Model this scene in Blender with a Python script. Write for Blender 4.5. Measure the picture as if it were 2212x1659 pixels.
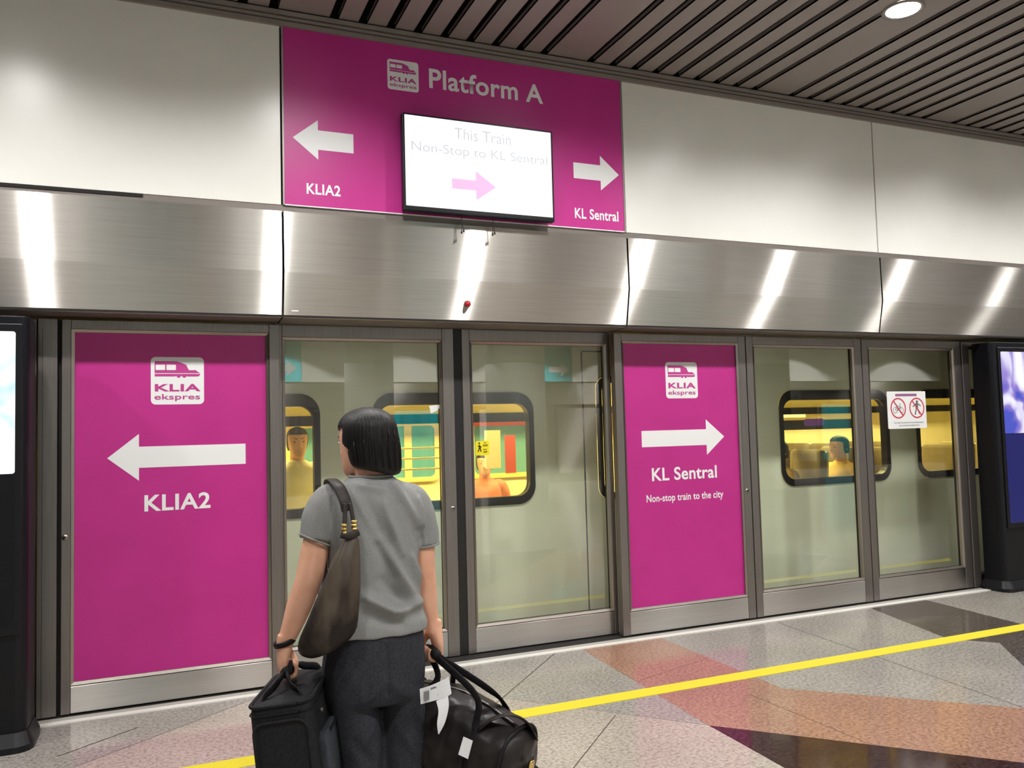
import bpy, bmesh, math, random
from math import pi, sin, cos, radians
from mathutils import Vector, Matrix, noise
for o in list(bpy.data.objects): bpy.data.objects.remove(o)
scene = bpy.context.scene
COL = scene.collection
random.seed(7)

# ---------------------------------------------------------------- camera
cam_d = bpy.data.cameras.new('camera'); cam = bpy.data.objects.new('camera', cam_d); COL.objects.link(cam)
yaw, pitch, roll = radians(23.12), radians(3.236), radians(-1.534)
fwd = Vector((sin(yaw)*cos(pitch), cos(yaw)*cos(pitch), sin(pitch)))
rgt = Vector((cos(yaw), -sin(yaw), 0)); upv = rgt.cross(fwd)
r2 = cos(roll)*rgt + sin(roll)*upv; u2 = -sin(roll)*rgt + cos(roll)*upv
M = Matrix((r2, u2, -fwd)).transposed().to_4x4(); M.translation = Vector((0, -5.2, 1.49))
cam.matrix_world = M
cam_d.sensor_fit = 'HORIZONTAL'; cam_d.sensor_width = 36.0; cam_d.lens = 1790/2212*36
cam_d.clip_start = 0.05; cam_d.clip_end = 200
scene.camera = cam

# ---------------------------------------------------------------- world, exposure
w = bpy.data.worlds.new('world'); scene.world = w; w.use_nodes = True
bg = w.node_tree.nodes['Background']; bg.inputs[0].default_value = (1.0, .96, .9, 1); bg.inputs[1].default_value = 0.12
vs = scene.view_settings
vs.view_transform = 'Standard'; vs.look = 'None'; vs.gamma = 1.0; vs.use_curve_mapping = False
vs.exposure = 0.0
scene.cycles.use_denoising = True
scene.cycles.max_bounces = 10; scene.cycles.transparent_max_bounces = 16
scene.cycles.sample_clamp_indirect = 6.0

# ---------------------------------------------------------------- materials
def lin(r, g, b):
    def f(c):
        c /= 255.0
        return c/12.92 if c <= .04045 else ((c+.055)/1.055)**2.4
    return (f(r), f(g), f(b), 1)
MATS = {}
def mat(name, col, rough=.5, metal=0, emis=None, es=0, spec=.5, coat=0):
    m = bpy.data.materials.new(name); m.use_nodes = True
    b = m.node_tree.nodes['Principled BSDF']
    b.inputs['Base Color'].default_value = col
    b.inputs['Roughness'].default_value = rough; b.inputs['Metallic'].default_value = metal
    b.inputs['Specular IOR Level'].default_value = spec
    b.inputs['Coat Weight'].default_value = coat
    if emis:
        b.inputs['Emission Color'].default_value = emis; b.inputs['Emission Strength'].default_value = es
    MATS[name] = m
    return m
def nodes(m): return m.node_tree.nodes, m.node_tree.links, m.node_tree.nodes['Principled BSDF']
def add_noise(m, c1, c2, scale, vec=(1, 1, 1), bump=0, detail=4, dist=.01, lo=.35, hi=.65):
    N, L, b = nodes(m)
    tc = N.new('ShaderNodeTexCoord'); mp = N.new('ShaderNodeMapping'); mp.inputs['Scale'].default_value = vec
    nz = N.new('ShaderNodeTexNoise'); nz.inputs['Scale'].default_value = scale; nz.inputs['Detail'].default_value = detail
    cr = N.new('ShaderNodeValToRGB')
    cr.color_ramp.elements[0].position = lo; cr.color_ramp.elements[1].position = hi
    cr.color_ramp.elements[0].color = c1; cr.color_ramp.elements[1].color = c2
    L.new(tc.outputs['Object'], mp.inputs[0]); L.new(mp.outputs[0], nz.inputs[0]); L.new(nz.outputs[0], cr.inputs[0])
    L.new(cr.outputs[0], b.inputs['Base Color'])
    if bump:
        bp = N.new('ShaderNodeBump'); bp.inputs['Strength'].default_value = bump; bp.inputs['Distance'].default_value = dist
        L.new(nz.outputs[0], bp.inputs['Height']); L.new(bp.outputs[0], b.inputs['Normal'])
    return m
def brushed(name, col1, col2, rough, aniso, grain=(1.2, 60, 60)):
    """stainless steel brushed along x: reflections smear up and down"""
    m = bpy.data.materials.new(name); m.use_nodes = True; MATS[name] = m
    N, L = m.node_tree.nodes, m.node_tree.links
    N.remove(N['Principled BSDF']); out = N['Material Output']
    g = N.new('ShaderNodeBsdfAnisotropic'); g.inputs['Roughness'].default_value = rough; g.inputs['Anisotropy'].default_value = aniso
    c = N.new('ShaderNodeCombineXYZ'); c.inputs[0].default_value = 1.0; L.new(c.outputs[0], g.inputs['Tangent'])
    tc = N.new('ShaderNodeTexCoord'); mp = N.new('ShaderNodeMapping'); mp.inputs['Scale'].default_value = grain
    nz = N.new('ShaderNodeTexNoise'); nz.inputs['Scale'].default_value = 2.0; nz.inputs['Detail'].default_value = 6
    cr = N.new('ShaderNodeValToRGB'); cr.color_ramp.elements[0].position = .2; cr.color_ramp.elements[1].position = .8
    cr.color_ramp.elements[0].color = col1; cr.color_ramp.elements[1].color = col2
    L.new(tc.outputs['Object'], mp.inputs[0]); L.new(mp.outputs[0], nz.inputs[0]); L.new(nz.outputs[0], cr.inputs[0]); L.new(cr.outputs[0], g.inputs['Color'])
    g2 = N.new('ShaderNodeBsdfAnisotropic'); g2.inputs['Roughness'].default_value = .56; g2.inputs['Anisotropy'].default_value = .5
    L.new(c.outputs[0], g2.inputs['Tangent']); L.new(cr.outputs[0], g2.inputs['Color'])
    mx = N.new('ShaderNodeMixShader'); mx.inputs[0].default_value = .32
    L.new(g.outputs[0], mx.inputs[1]); L.new(g2.outputs[0], mx.inputs[2]); L.new(mx.outputs[0], out.inputs[0])
    return m
mat('white_panel', lin(228, 226, 219), .28, spec=.5)
add_noise(MATS['white_panel'], lin(224, 222, 215), lin(232, 230, 224), 1.2)
brushed('steel', lin(192, 187, 180), lin(206, 201, 194), .265, .85)
brushed('kick_steel', lin(172, 166, 160), lin(184, 178, 172), .30, .72)
m = mat('frame_steel', lin(138, 128, 121), .38, .85)
add_noise(m, lin(130, 122, 118), lin(139, 131, 127), 2.5, (70, 70, 1.2), detail=5)
mat('bead_steel', lin(160, 150, 142), .3, .9)
mat('grey_metal', lin(120, 112, 106), .5, .4)
mat('dark_gap', lin(22, 18, 16), .8)
mat('rubber', lin(20, 17, 16), .6)
mat('magenta', lin(184, 36, 130), .42)
add_noise(MATS['magenta'], lin(181, 34, 128), lin(187, 38, 133), 3.0)
mat('magenta_print', lin(186, 58, 138), .45)
mat('vinyl_white', lin(232, 232, 232), .45)
mat('black_plastic', lin(13, 13, 18), .4, spec=.35)
mat('totem_black', lin(12, 12, 18), .4, spec=.3)
mat('slat', lin(150, 142, 138), .45, .25)
mat('plenum', lin(26, 22, 22), .9)
mat('trim_metal', lin(150, 142, 136), .45, .5)
mat('sill', lin(224, 221, 213), .4, .1)
mat('sill_grey', lin(176, 172, 164), .45, .2)
mat('yellow_line', lin(204, 190, 40), .5)
mat('lens', (1, 1, 1, 1), .5, emis=(1, .97, .92, 1), es=30)
mat('screen_white', (0, 0, 0, 1), .5, emis=(1, 1, 1, 1), es=1.25)
mat('screen_text', (0, 0, 0, 1), .5, emis=lin(212, 214, 219), es=1)
mat('screen_pink', (0, 0, 0, 1), .5, emis=lin(247, 196, 238), es=1)
mat('red_lamp', lin(160, 20, 30), .25, emis=lin(160, 10, 20), es=.3)
mat('sticker_yellow', lin(240, 222, 30), .5)
mat('sticker_ink', lin(40, 36, 20), .6)
mat('sticker_red', lin(196, 60, 80), .6)
mat('sticker_purple', lin(140, 90, 130), .6)
mat('sticker_grey', lin(96, 98, 96), .6)
mat('teal', lin(20, 150, 158), .45)
mat('column', lin(196, 197, 188), .5)
mat('tie', lin(30, 28, 28), .6)

def glass_mat(name, tint, refl=1.0, rough=0.0):
    m = bpy.data.materials.new(name); m.use_nodes = True
    N, L = m.node_tree.nodes, m.node_tree.links
    N.remove(N['Principled BSDF']); out = N['Material Output']
    tr = N.new('ShaderNodeBsdfTransparent'); tr.inputs[0].default_value = tint
    gl = N.new('ShaderNodeBsdfGlossy'); gl.inputs[0].default_value = (1, 1, 1, 1); gl.inputs['Roughness'].default_value = rough
    lw = N.new('ShaderNodeNewGeometry'); dt = N.new('ShaderNodeVectorMath'); dt.operation = 'DOT_PRODUCT'
    L.new(lw.outputs['Normal'], dt.inputs[0]); L.new(lw.outputs['Incoming'], dt.inputs[1])
    def mth(op, a_, b_):
        n = N.new('ShaderNodeMath'); n.operation = op
        for k_, v_ in ((0, a_), (1, b_)):
            if v_ is None: continue
            if isinstance(v_, (int, float)): n.inputs[k_].default_value = v_
            else: L.new(v_, n.inputs[k_])
        return n.outputs[0]
    ca = mth('ABSOLUTE', dt.outputs['Value'], None)
    fac = mth('MULTIPLY', mth('ADD', mth('MULTIPLY', mth('POWER', mth('SUBTRACT', 1.0, ca), 5.0), .96), .042), refl)
    mx = N.new('ShaderNodeMixShader')
    L.new(fac, mx.inputs[0]); L.new(tr.outputs[0], mx.inputs[1]); L.new(gl.outputs[0], mx.inputs[2])
    L.new(mx.outputs[0], out.inputs[0])
    MATS[name] = m
glass_mat('door_glass', (.97, .985, .965, 1), 1.9)
glass_mat('train_glass', (.95, .96, .93, 1), .7)

def granite(name, c1, c2, c3, rough=.12):
    m = mat(name, c1, rough, spec=.5); N, L, b = nodes(m)
    tc = N.new('ShaderNodeTexCoord')
    n1 = N.new('ShaderNodeTexNoise'); n1.inputs['Scale'].default_value = 55; n1.inputs['Detail'].default_value = 5; n1.inputs['Roughness'].default_value = .7
    n2 = N.new('ShaderNodeTexNoise'); n2.inputs['Scale'].default_value = 2.2; n2.inputs['Detail'].default_value = 3
    cr = N.new('ShaderNodeValToRGB'); e = cr.color_ramp.elements
    e[0].position = .36; e[0].color = c3; e[1].position = .66; e[1].color = c2
    k = e.new(.5); k.color = c1
    mx = N.new('ShaderNodeMixRGB'); mx.blend_type = 'MULTIPLY'; mx.inputs[0].default_value = .35
    L.new(tc.outputs['Object'], n1.inputs[0]); L.new(tc.outputs['Object'], n2.inputs[0]); L.new(n1.outputs[0], cr.inputs[0])
    L.new(cr.outputs[0], mx.inputs[1]); L.new(n2.outputs[0], mx.inputs[2]); L.new(mx.outputs[0], b.inputs['Base Color'])
    return m
granite('granite_grey', lin(154, 149, 141), lin(176, 171, 163), lin(116, 111, 105))
granite('granite_beige', lin(174, 164, 151), lin(192, 182, 171), lin(138, 128, 118))
granite('granite_salmon', lin(162, 124, 104), lin(180, 144, 124), lin(122, 92, 78))
granite('granite_dark', lin(88, 80, 74), lin(112, 104, 96), lin(52, 46, 42), .12)
granite('granite_black', lin(58, 40, 40), lin(78, 58, 56), lin(34, 24, 24), .1)
mat('joint', lin(60, 52, 46), .7)

# ---------------------------------------------------------------- mesh helpers
class MB:
    def __init__(s): s.v = []; s.f = []; s.m = []; s.mats = []; s.cur = 0; s.smooth = []; s.sm = False
    def mat(s, name):
        if name not in s.mats: s.mats.append(name)
        s.cur = s.mats.index(name); return s
    def face(s, idx): s.f.append(idx); s.m.append(s.cur); s.smooth.append(s.sm)
    def poly(s, pts):
        n = len(s.v); s.v += [tuple(p) for p in pts]; s.face(list(range(n, n+len(pts)))); return s
    def box(s, a, b):
        x0, y0, z0 = a; x1, y1, z1 = b; n = len(s.v)
        s.v += [(x0,y0,z0),(x1,y0,z0),(x1,y1,z0),(x0,y1,z0),(x0,y0,z1),(x1,y0,z1),(x1,y1,z1),(x0,y1,z1)]
        for q in ((3,2,1,0),(4,5,6,7),(0,1,5,4),(1,2,6,5),(2,3,7,6),(3,0,4,7)): s.face([n+i for i in q])
        return s
    def loft(s, rings, close=True, cap=True, smooth=True):
        old = s.sm; s.sm = smooth
        n0 = len(s.v); k = len(rings[0])
        for r in rings: s.v += [tuple(p) for p in r]
        kk = k if close else k-1
        for i in range(len(rings)-1):
            for j in range(kk):
                a = n0+i*k+j; b = n0+i*k+(j+1) % k
                s.face([a, b, b+k, a+k])
        if cap and close:
            s.face(list(range(n0+k-1, n0-1, -1))); s.face([n0+(len(rings)-1)*k+j for j in range(k)])
        s.sm = old
        return s
    def tube(s, pts, rad, seg=10, flat=1.0, up=None):
        """swept tube; rad number, list of radii or of (ra, rb)"""
        pts = [Vector(p) for p in pts]; n = len(pts)
        rads = rad if isinstance(rad, (list, tuple)) else [rad]*n
        rings = []; prev = Vector(up) if up else None
        for i, p in enumerate(pts):
            t = (pts[min(i+1, n-1)]-pts[max(i-1, 0)]).normalized()
            ref = prev if prev is not None else (Vector((0,0,1)) if abs(t.z) < .9 else Vector((0,1,0)))
            b = (ref - t*ref.dot(t))
            if b.length < 1e-5: b = t.orthogonal()
            b.normalize(); c = t.cross(b); prev = b if not up else Vector(up)
            ra, rb = rads[i] if isinstance(rads[i], (list, tuple)) else (rads[i], rads[i]*flat)
            rings.append([p + b*ra*cos(2*pi*j/seg) + c*rb*sin(2*pi*j/seg) for j in range(seg)])
        return s.loft(rings)
    def cyl(s, c, axis, r, h, seg=24, r2=None):
        c = Vector(c); ax = Vector(axis).normalized(); b = ax.orthogonal().normalized(); d = ax.cross(b)
        r2 = r if r2 is None else r2
        rings = [[c + ax*hh + (b*cos(2*pi*j/seg)+d*sin(2*pi*j/seg))*rr for j in range(seg)] for hh, rr in ((0, r), (h, r2))]
        return s.loft(rings)
    def prism(s, pts2, y0, y1):
        """outline in (x,z), extruded along y"""
        n = len(pts2); k = len(s.v)
        s.v += [(x, y0, z) for x, z in pts2] + [(x, y1, z) for x, z in pts2]
        s.face(list(range(k, k+n))); s.face(list(range(k+2*n-1, k+n-1, -1)))
        for i in range(n): j = (i+1) % n; s.face([k+j, k+i, k+n+i, k+n+j])
        return s
    def ring(s, c, ro, ri, y0, y1, seg=40):
        rings = []
        for (r, y) in ((ro, y1), (ro, y0), (ri, y0), (ri, y1)):
            rings.append([(c[0]+r*cos(2*pi*j/seg), y, c[1]+r*sin(2*pi*j/seg)) for j in range(seg)])
        return s.loft(rings, cap=False, smooth=False)
    def build(s, name, parent=None, bevel=0, sub=0, fix=True):
        me = bpy.data.meshes.new(name); me.from_pydata(s.v, [], s.f)
        for mn in s.mats: me.materials.append(MATS[mn])
        me.polygons.foreach_set('material_index', s.m); me.polygons.foreach_set('use_smooth', s.smooth)
        if fix:
            b = bmesh.new(); b.from_mesh(me); bmesh.ops.recalc_face_normals(b, faces=b.faces); b.to_mesh(me); b.free()
        me.update()
        o = bpy.data.objects.new(name, me); COL.objects.link(o)
        if parent: setparent(o, parent)
        if bevel:
            md = o.modifiers.new('bevel', 'BEVEL'); md.width = bevel; md.segments = 2; md.limit_method = 'ANGLE'; md.angle_limit = radians(40)
        if sub:
            md = o.modifiers.new('sub', 'SUBSURF'); md.levels = sub; md.render_levels = sub
        return o
def setparent(o, p):
    bpy.context.view_layer.update()
    o.parent = p; o.matrix_parent_inverse = p.matrix_world.inverted()
def tag(o, label=None, cat=None, group=None, kind=None):
    if label: o['label'] = label
    if cat: o['category'] = cat
    if group: o['group'] = group
    if kind: o['kind'] = kind
    return o
def empty(name, loc):
    o = bpy.data.objects.new(name, None); COL.objects.link(o); o.location = loc; o.empty_display_size = .1
    bpy.context.view_layer.update()
    return o
def B(matname, *boxes):
    m = MB().mat(matname)
    for a, b in boxes: m.box(a, b)
    return m
def text(body, x0, x1, z0, z1, y, matname, parent, bold=0.0, name='lettering', thick=.0012):
    cu = bpy.data.curves.new('t', 'FONT'); cu.body = body; cu.offset = bold; cu.space_character = 1+max(0, bold)*2.2; cu.size = 1; cu.extrude = 0
    ob = bpy.data.objects.new('t', cu); COL.objects.link(ob)
    bpy.context.view_layer.update()
    me = bpy.data.meshes.new_from_object(ob.evaluated_get(bpy.context.evaluated_depsgraph_get()))
    bpy.data.objects.remove(ob); bpy.data.curves.remove(cu)
    xs = [v.co.x for v in me.vertices]; ys = [v.co.y for v in me.vertices]
    ax, bx, ay, by = min(xs), max(xs), min(ys), max(ys)
    for v in me.vertices:
        v.co = Vector((x0+(v.co.x-ax)/(bx-ax)*(x1-x0), y, z0+(v.co.y-ay)/(by-ay)*(z1-z0)))
    for v in me.vertices: v.co.y -= thick
    me.name = name; me.materials.clear(); me.materials.append(MATS[matname])
    o = bpy.data.objects.new(name, me); COL.objects.link(o); setparent(o, parent)
    return o
def rrect(x0, x1, z0, z1, r, n=6):
    p = []
    for cx, cz, a in ((x1-r, z0+r, -90), (x1-r, z1-r, 0), (x0+r, z1-r, 90), (x0+r, z0+r, 180)):
        for i in range(n+1):
            t = radians(a+90*i/n); p.append((cx+r*cos(t), cz+r*sin(t)))
    return p

# ================================================================ lights of the hall
LX0, LP = 4.28, 1.70
def spot(x, y, energy, size, blend, name='downlight_lamp', rad=.075):
    d = bpy.data.lights.new(name, 'SPOT'); d.energy = energy; d.spot_size = radians(size); d.spot_blend = blend
    d.shadow_soft_size = rad; d.color = (1.0, .99, .975)
    o = bpy.data.objects.new(name, d); COL.objects.link(o); o.location = (x, y, 4.03)
    return o
ring_me = None
def downlight(x, y, energy, size=150, blend=.8, label=None, group='downlights set in the slatted ceiling'):
    global ring_me
    if ring_me is None:
        a = MB().mat('trim_metal')
        a.loft([[(r*cos(2*pi*j/32), r*sin(2*pi*j/32), z) for j in range(32)] for r, z in ((.125, 0), (.125, -.008), (.108, -.008), (.10, .0), (.10, -.001))], cap=False)
        o1 = a.build('downlight'); l = MB().mat('lens').cyl((0, 0, -.003), (0, 0, 1), .1, .002, 32); o2 = l.build('lens')
        ring_me = (o1.data, o2.data); bpy.data.objects.remove(o1); bpy.data.objects.remove(o2)
    o = bpy.data.objects.new('downlight', ring_me[0]); COL.objects.link(o); o.location = (x, y, 4.049)
    k = bpy.data.objects.new('lens', ring_me[1]); COL.objects.link(k); k.parent = o
    s = spot(x, y, energy, size, blend); s.location = (0, 0, -.03); s.parent = o
    tag(o, label or 'round downlight lit in the slatted ceiling, unseen unless mirrored in steel or glass', 'ceiling light', group)
E_FRONT, E_MID, E_REAR = 210, 162, 1300
for k in range(-4, 5):
    downlight(LX0+LP*k, -1.55, E_FRONT, 148, .75, 'bright round downlight glowing in the slatted grey ceiling above the doors' if k == 0 else None,
              None if k == 0 else 'downlights set in the slatted ceiling')
for yy in (-4.9, -8.2, -11.4):  # unseen middle rows, added to light the floor and the people
    for k in range(-3, 5, 1 if yy == -4.9 else 2): downlight(LX0+LP*k, yy, E_MID*(1 if yy == -4.9 else 1.6), 140, .6)
for xr in (-.6, 2.6, 5.96, 9.3, 12.6, 15.8, 18.9, 23.6): downlight(xr, -14.9, E_REAR, 130, .35)

# ================================================================ setting
XA, XB, YB = -9.0, 28.0, -16.1
# floor: one mesh, with the inlaid granite pieces
f = MB().mat('granite_grey').poly([(XA, YB, 0), (XB, YB, 0), (XB, -.02, 0), (XA, -.02, 0)])
e = .0006
def inlay(m, pts, z=e): f.mat(m).poly([(x, y, z) for x, y in pts])
inlay('granite_beige', [(-4.6, -4.0), (-.29, -.754), (.642, -.049), (1.79, -.847), (2.513, -1.687), (2.42, -4.2), (-4.6, -4.2)])
inlay('granite_salmon', [(2.64, -.06), (2.513, -1.687), (3.432, -2.677), (4.4, -3.72), (5.5, -3.6), (4.077, -2.221), (3.23, -1.399), (3.264, -.06)])
inlay('granite_black', [(2.513, -1.69), (2.42, -4.0), (4.66, -4.0), (3.432, -2.677)])
inlay('granite_dark', [(5.248, -.06), (4.93, -1.08), (5.125, -1.31), (4.76, -1.74), (5.6, -3.2), (6.9, -2.0), (5.72, -1.06), (5.85, -.06)])
def joint(p, q, wd=.005):
    p = Vector((*p, 0)); q = Vector((*q, 0)); n = Vector((-(q-p).y, (q-p).x, 0)).normalized()*wd/2
    f.mat('joint').poly([(v.x, v.y, 2*e) for v in (p-n, q-n, q+n, p+n)])
joint((2.426, -.12), (1.30, -1.30)); joint((2.18, -1.347), (.6, -2.92)); joint((-.9, -1.215), (.642, -.049), .003)
joint((1.79, -.847), (2.513, -1.687), .002); joint((4.28, -.06), (4.08, -2.22), .003); joint((3.0, -1.4), (3.02, -2.2), .003)
joint((3.25, -.7), (2.6, -.9), .002); joint((-.45, -.62), (-.1, -.36), .006)
tag(f.build('floor', fix=False), kind='structure')
# threshold along the doors
s = MB().mat('sill_grey').box((XA, -.075, 0), (XB, .16, .004)).mat('sill').box((XA, -.122, 0), (XB, -.074, .006)).mat('dark_gap').box((XA, -.012, .003), (XB, .155, .0062))
tag(s.build('trim_1'), kind='structure')
ln = MB().mat('yellow_line').box((XA, -1.165, 0), (XB, -1.045, .0025))
tag(ln.build('safety_line'), 'yellow safety line running along the floor in front of the doors', 'floor marking')

# wall above the doors
YW = -.21
wall = B('dark_gap', ((XA, YW+.03, 2.2), (XB, .12, 4.3))).build('wall_front'); tag(wall, kind='structure')
SEAM = [-6.40, -4.04, -1.68, .677, 3.035, 5.42, 7.79, 10.15, 12.5, 14.9]
for i in range(len(SEAM)-1):
    a, b = SEAM[i], SEAM[i+1]
    if abs(a-.677) > .01:
        p = MB().mat('white_panel').box((a+.006, YW, 2.867), (b-.006, YW+.028, 3.958)); p.build('white_panel', wall, bevel=.002)
B('grey_metal', ((XA, YW+.004, 2.826), (XB, YW+.029, 2.868))).build('channel', wall)
B('dark_gap', ((XA, YW-.001, 2.848), (-.08, YW+.02, 2.866))).build('channel_gap', wall)
prof = [(YW-.003, 2.828), (YW-.014, 2.826), (YW-.02, 2.463), (-.178, 2.203), (-.173, 2.198), (.13, 2.192)]
fas = B('dark_gap', ((XA, -.16, 2.21), (XB, .12, 2.82))).build('trim_2'); tag(fas, kind='structure')
for i in range(len(SEAM)-1):
    a, b = SEAM[i]+.0065, SEAM[i+1]-.0065
    m = MB().mat('steel')
    for k in range(3): m.poly([(a, *prof[k]), (b, *prof[k]), (b, *prof[k+1]), (a, *prof[k+1])])
    m.poly([(a, *prof[3]), (b, *prof[3]), (b, *prof[4]), (a, *prof[4])])
    m.mat('grey_metal').poly([(a, *prof[4]), (b, *prof[4]), (b, *prof[5]), (a, *prof[5])])
    m.mat('steel')
    o = m.build('fascia_panel', fas, fix=False)
# ceiling edge trim with two grooves
t = MB().mat('trim_metal')
t.box((XA, YW-.02, 3.955), (XB, YW+.03, 3.985)).box((XA, YW-.028, 3.991), (XB, YW+.03, 4.008)).box((XA, YW-.04, 4.014), (XB, YW+.03, 4.04))
t.mat('dark_gap').box((XA, YW-.012, 3.98), (XB, YW+.02, 4.03))
tag(t.build('trim_3'), kind='structure')
# slatted ceiling
c = MB().mat('slat')
p0 = 4.36 - 1.78*8
x = XA
gaps = []
k = -1
base = .815 - 1.78*6
while base < XB:
    gaps += [base+.18] + [base+.18+.1775*i for i in range(1, 9)]
    base += 1.78
gw = .027
for a, b in zip(gaps[:-1], gaps[1:]):
    if a+gw < XA or b-gw > XB: continue
    c.box((a+gw, YB+.2, 4.05), (b-gw, YW-.03, 4.062)); c.box((a+gw, YB+.2, 4.05), (a+gw+.002, YW-.03, 4.085)); c.box((b-gw-.002, YB+.2, 4.05), (b-gw, YW-.03, 4.085))
c.mat('plenum').box((XA, YB, 4.22), (XB, .1, 4.3))
tag(c.build('ceiling'), kind='structure')

# ================================================================ screen doors
def leaf(name, x0, x1, y, ix0, ix1, iz0, iz1, top, pane, kick=.165, bead=.018):
    """one leaf: frame bars, bead, kick plate and infill"""
    d = empty(name, ((x0+x1)/2, y, 0)); tag(d, kind='structure')
    T = .06
    fr = MB().mat('frame_steel')
    fr.box((x0, y, .012), (ix0-bead, y+T, top)).box((ix1+bead, y, .012), (x1, y+T, top)).box((ix0-bead, y+.001, iz1+bead), (ix1+bead, y+T, top))
    fr.build('frame', d, bevel=.003)
    kp = MB().mat('kick_steel').box((ix0-bead, y+.0015, .014), (ix1+bead, y+T, iz0-bead-.003)); kp.build('kick_plate', d, bevel=.004)
    bd = MB().mat('bead_steel'); g = .0018
    o = (ix0-bead+g, ix1+bead-g, iz0-bead+g, iz1+bead-g); i_ = (ix0, ix1, iz0, iz1)
    def q(a): return [(a[0], a[2]), (a[1], a[2]), (a[1], a[3]), (a[0], a[3])]
    O, I = q(o), q(i_)
    for k in range(4):
        n = (k+1) % 4
        bd.poly([(O[k][0], y+.001, O[k][1]), (O[n][0], y+.001, O[n][1]), (I[n][0], y+.008, I[n][1]), (I[k][0], y+.008, I[k][1])])
        bd.poly([(I[k][0], y+.008, I[k][1]), (I[n][0], y+.008, I[n][1]), (I[n][0], y+.03, I[n][1]), (I[k][0], y+.03, I[k][1])])
    bd.build('bead', d, fix=False)
    MB().mat('dark_gap').box((ix0-bead, y+.03, iz0-bead-.004), (ix0, y+.05, iz1+bead)).box((ix1, y+.03, iz0-bead-.004), (ix1+bead, y+.05, iz1+bead)).box((ix0, y+.03, iz0-bead-.004), (ix1, y+.05, iz0)).box((ix0, y+.03, iz1), (ix1, y+.05, iz1+bead)).build('gasket', d)
    if pane == 'glass':
        MB().mat('door_glass').box((ix0, y+.034, iz0), (ix1, y+.042, iz1)).build('glass_pane', d)
    else:
        MB().mat('grey_metal').box((ix0, y+.026, iz0), (ix1, y+.05, iz1)).build('infill_panel', d)
    return d
def lock(d, x, z, y):
    m = MB().mat('bead_steel').cyl((x, y-.003, z), (0, 1, 0), .016, .004).mat('dark_gap').cyl((x, y-.0042, z), (0, 1, 0), .006, .003)
    m.build('lock', d)
TOP = 2.178
d1 = leaf('door_1', -.497, .678, 0, -.433, .6, .181, 2.108, TOP, 'solid'); lock(d1, -.478, .971, 0)
d2 = leaf('door_2', .64, 1.834, .09, .724, 1.735, .198, 2.096, 2.192, 'glass'); lock(d2, 1.807, .984, .09)
B('rubber', ((1.834, .096, .013), (1.894, .14, 2.192))).build('rubber_seal', d2)
d3 = leaf('door_3', 1.894, 3.046, .09, 1.968, 2.997, .196, 2.092, 2.192, 'glass')
d4 = leaf('door_4', 3.03, 4.203, 0, 3.11, 4.117, .196, 2.106, TOP, 'solid'); lock(d4, 4.164, .982, 0)
d5 = leaf('door_5', 4.211, 5.398, 0, 4.293, 5.302, .212, 2.096, TOP, 'glass')
d6 = leaf('door_6', 5.406, 6.568, 0, 5.491, 6.465, .208, 2.095, TOP, 'glass')
B('frame_steel', ((6.575, -.01, .01), (6.662, .09, TOP))).build('post', d6, bevel=.004)
d7 = leaf('door_7', 6.668, 7.86, .03, 6.70, 7.80, .12, 2.11, TOP, 'glass')
d8 = leaf('door_8', -1.80, -.62, .02, -1.74, -.70, .181, 2.108, TOP, 'solid')
ps = MB().mat('frame_steel').box((-.611, 0, .012), (-.518, .07, TOP)).mat('dark_gap').box((-.59, -.0008, .012), (-.588, .01, 2.13)).box((-.518, .03, 0), (-.497, .06, TOP))
ps.build('post', d8, bevel=.0)
for k, (a, b) in enumerate(((-4.2, -1.84), (7.9, 10.2), (10.25, 12.6), (12.65, 15.0))):
    leaf('door_%d' % (9+k), a, b, 0, a+.09, b-.09, .2, 2.1, TOP, 'glass')

# ---------------------------------------------------------------- the three magenta signs
def logo(x0, x1, z0, z1, y, parent):
    W, H = x1-x0, z1-z0
    MB().mat('vinyl_white').prism(rrect(x0, x1, z0, z1, .09*W), y-.001, y).build('logo_plate', parent)
    P = lambda l: [(x0+(px-275)/1295*W, z0+(1490-py)/1160*H) for px, py in l]
    tr = MB().mat('magenta_print')
    up = [(368, 435), (850, 435)]
    for i in range(1, 13):
        t_ = i/12; up.append(((1-t_)**2*850+2*t_*(1-t_)*1060+t_*t_*1472, (1-t_)**2*435+2*t_*(1-t_)*440+t_*t_*722))
    up += [(368, 722)]
    tr.prism(P(up)[::-1], y-.002, y-.001)
    lo = [(368, 742), (1472, 742), (1480, 757), (1435, 803), (1165, 803), (1140, 790)]
    lo += [(1085+52*cos(radians(a)), 788+48*sin(radians(a))) for a in range(10, 171, 20)] + [(1015, 785)]
    lo += [(945+52*cos(radians(a)), 788+48*sin(radians(a))) for a in range(10, 171, 20)] + [(885, 788), (860, 803), (368, 803)]
    tr.prism(P(lo), y-.002, y-.001)
    o = tr.build('train_emblem', parent)
    for a, b in ((390, 620), (650, 880)):
        wn = MB().mat('vinyl_white').prism([(px, pz) for px, pz in rrect(*(P([(a, 650)])[0][0], P([(b, 650)])[0][0]), P([(a, 650)])[0][1], P([(a, 518)])[0][1], .012*W)], y-.003, y-.002); wn.build('emblem_window', parent)
    wn = MB().mat('vinyl_white').prism(P([(1135, 530), (1185, 536), (1270, 585), (1345, 636), (1330, 650), (1205, 652), (1175, 610)]), y-.003, y-.002)
    wn.build('emblem_window', parent)
    a, b = P([(372, 1170), (1480, 990)]); text('KLIA', a[0], b[0], a[1], b[1], y-.001, 'magenta_print', parent, .03)
    a, b = P([(362, 1412), (1470, 1235)]); text('ekspres', a[0], b[0], a[1], b[1], y-.001, 'magenta_print', parent, .01)
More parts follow.
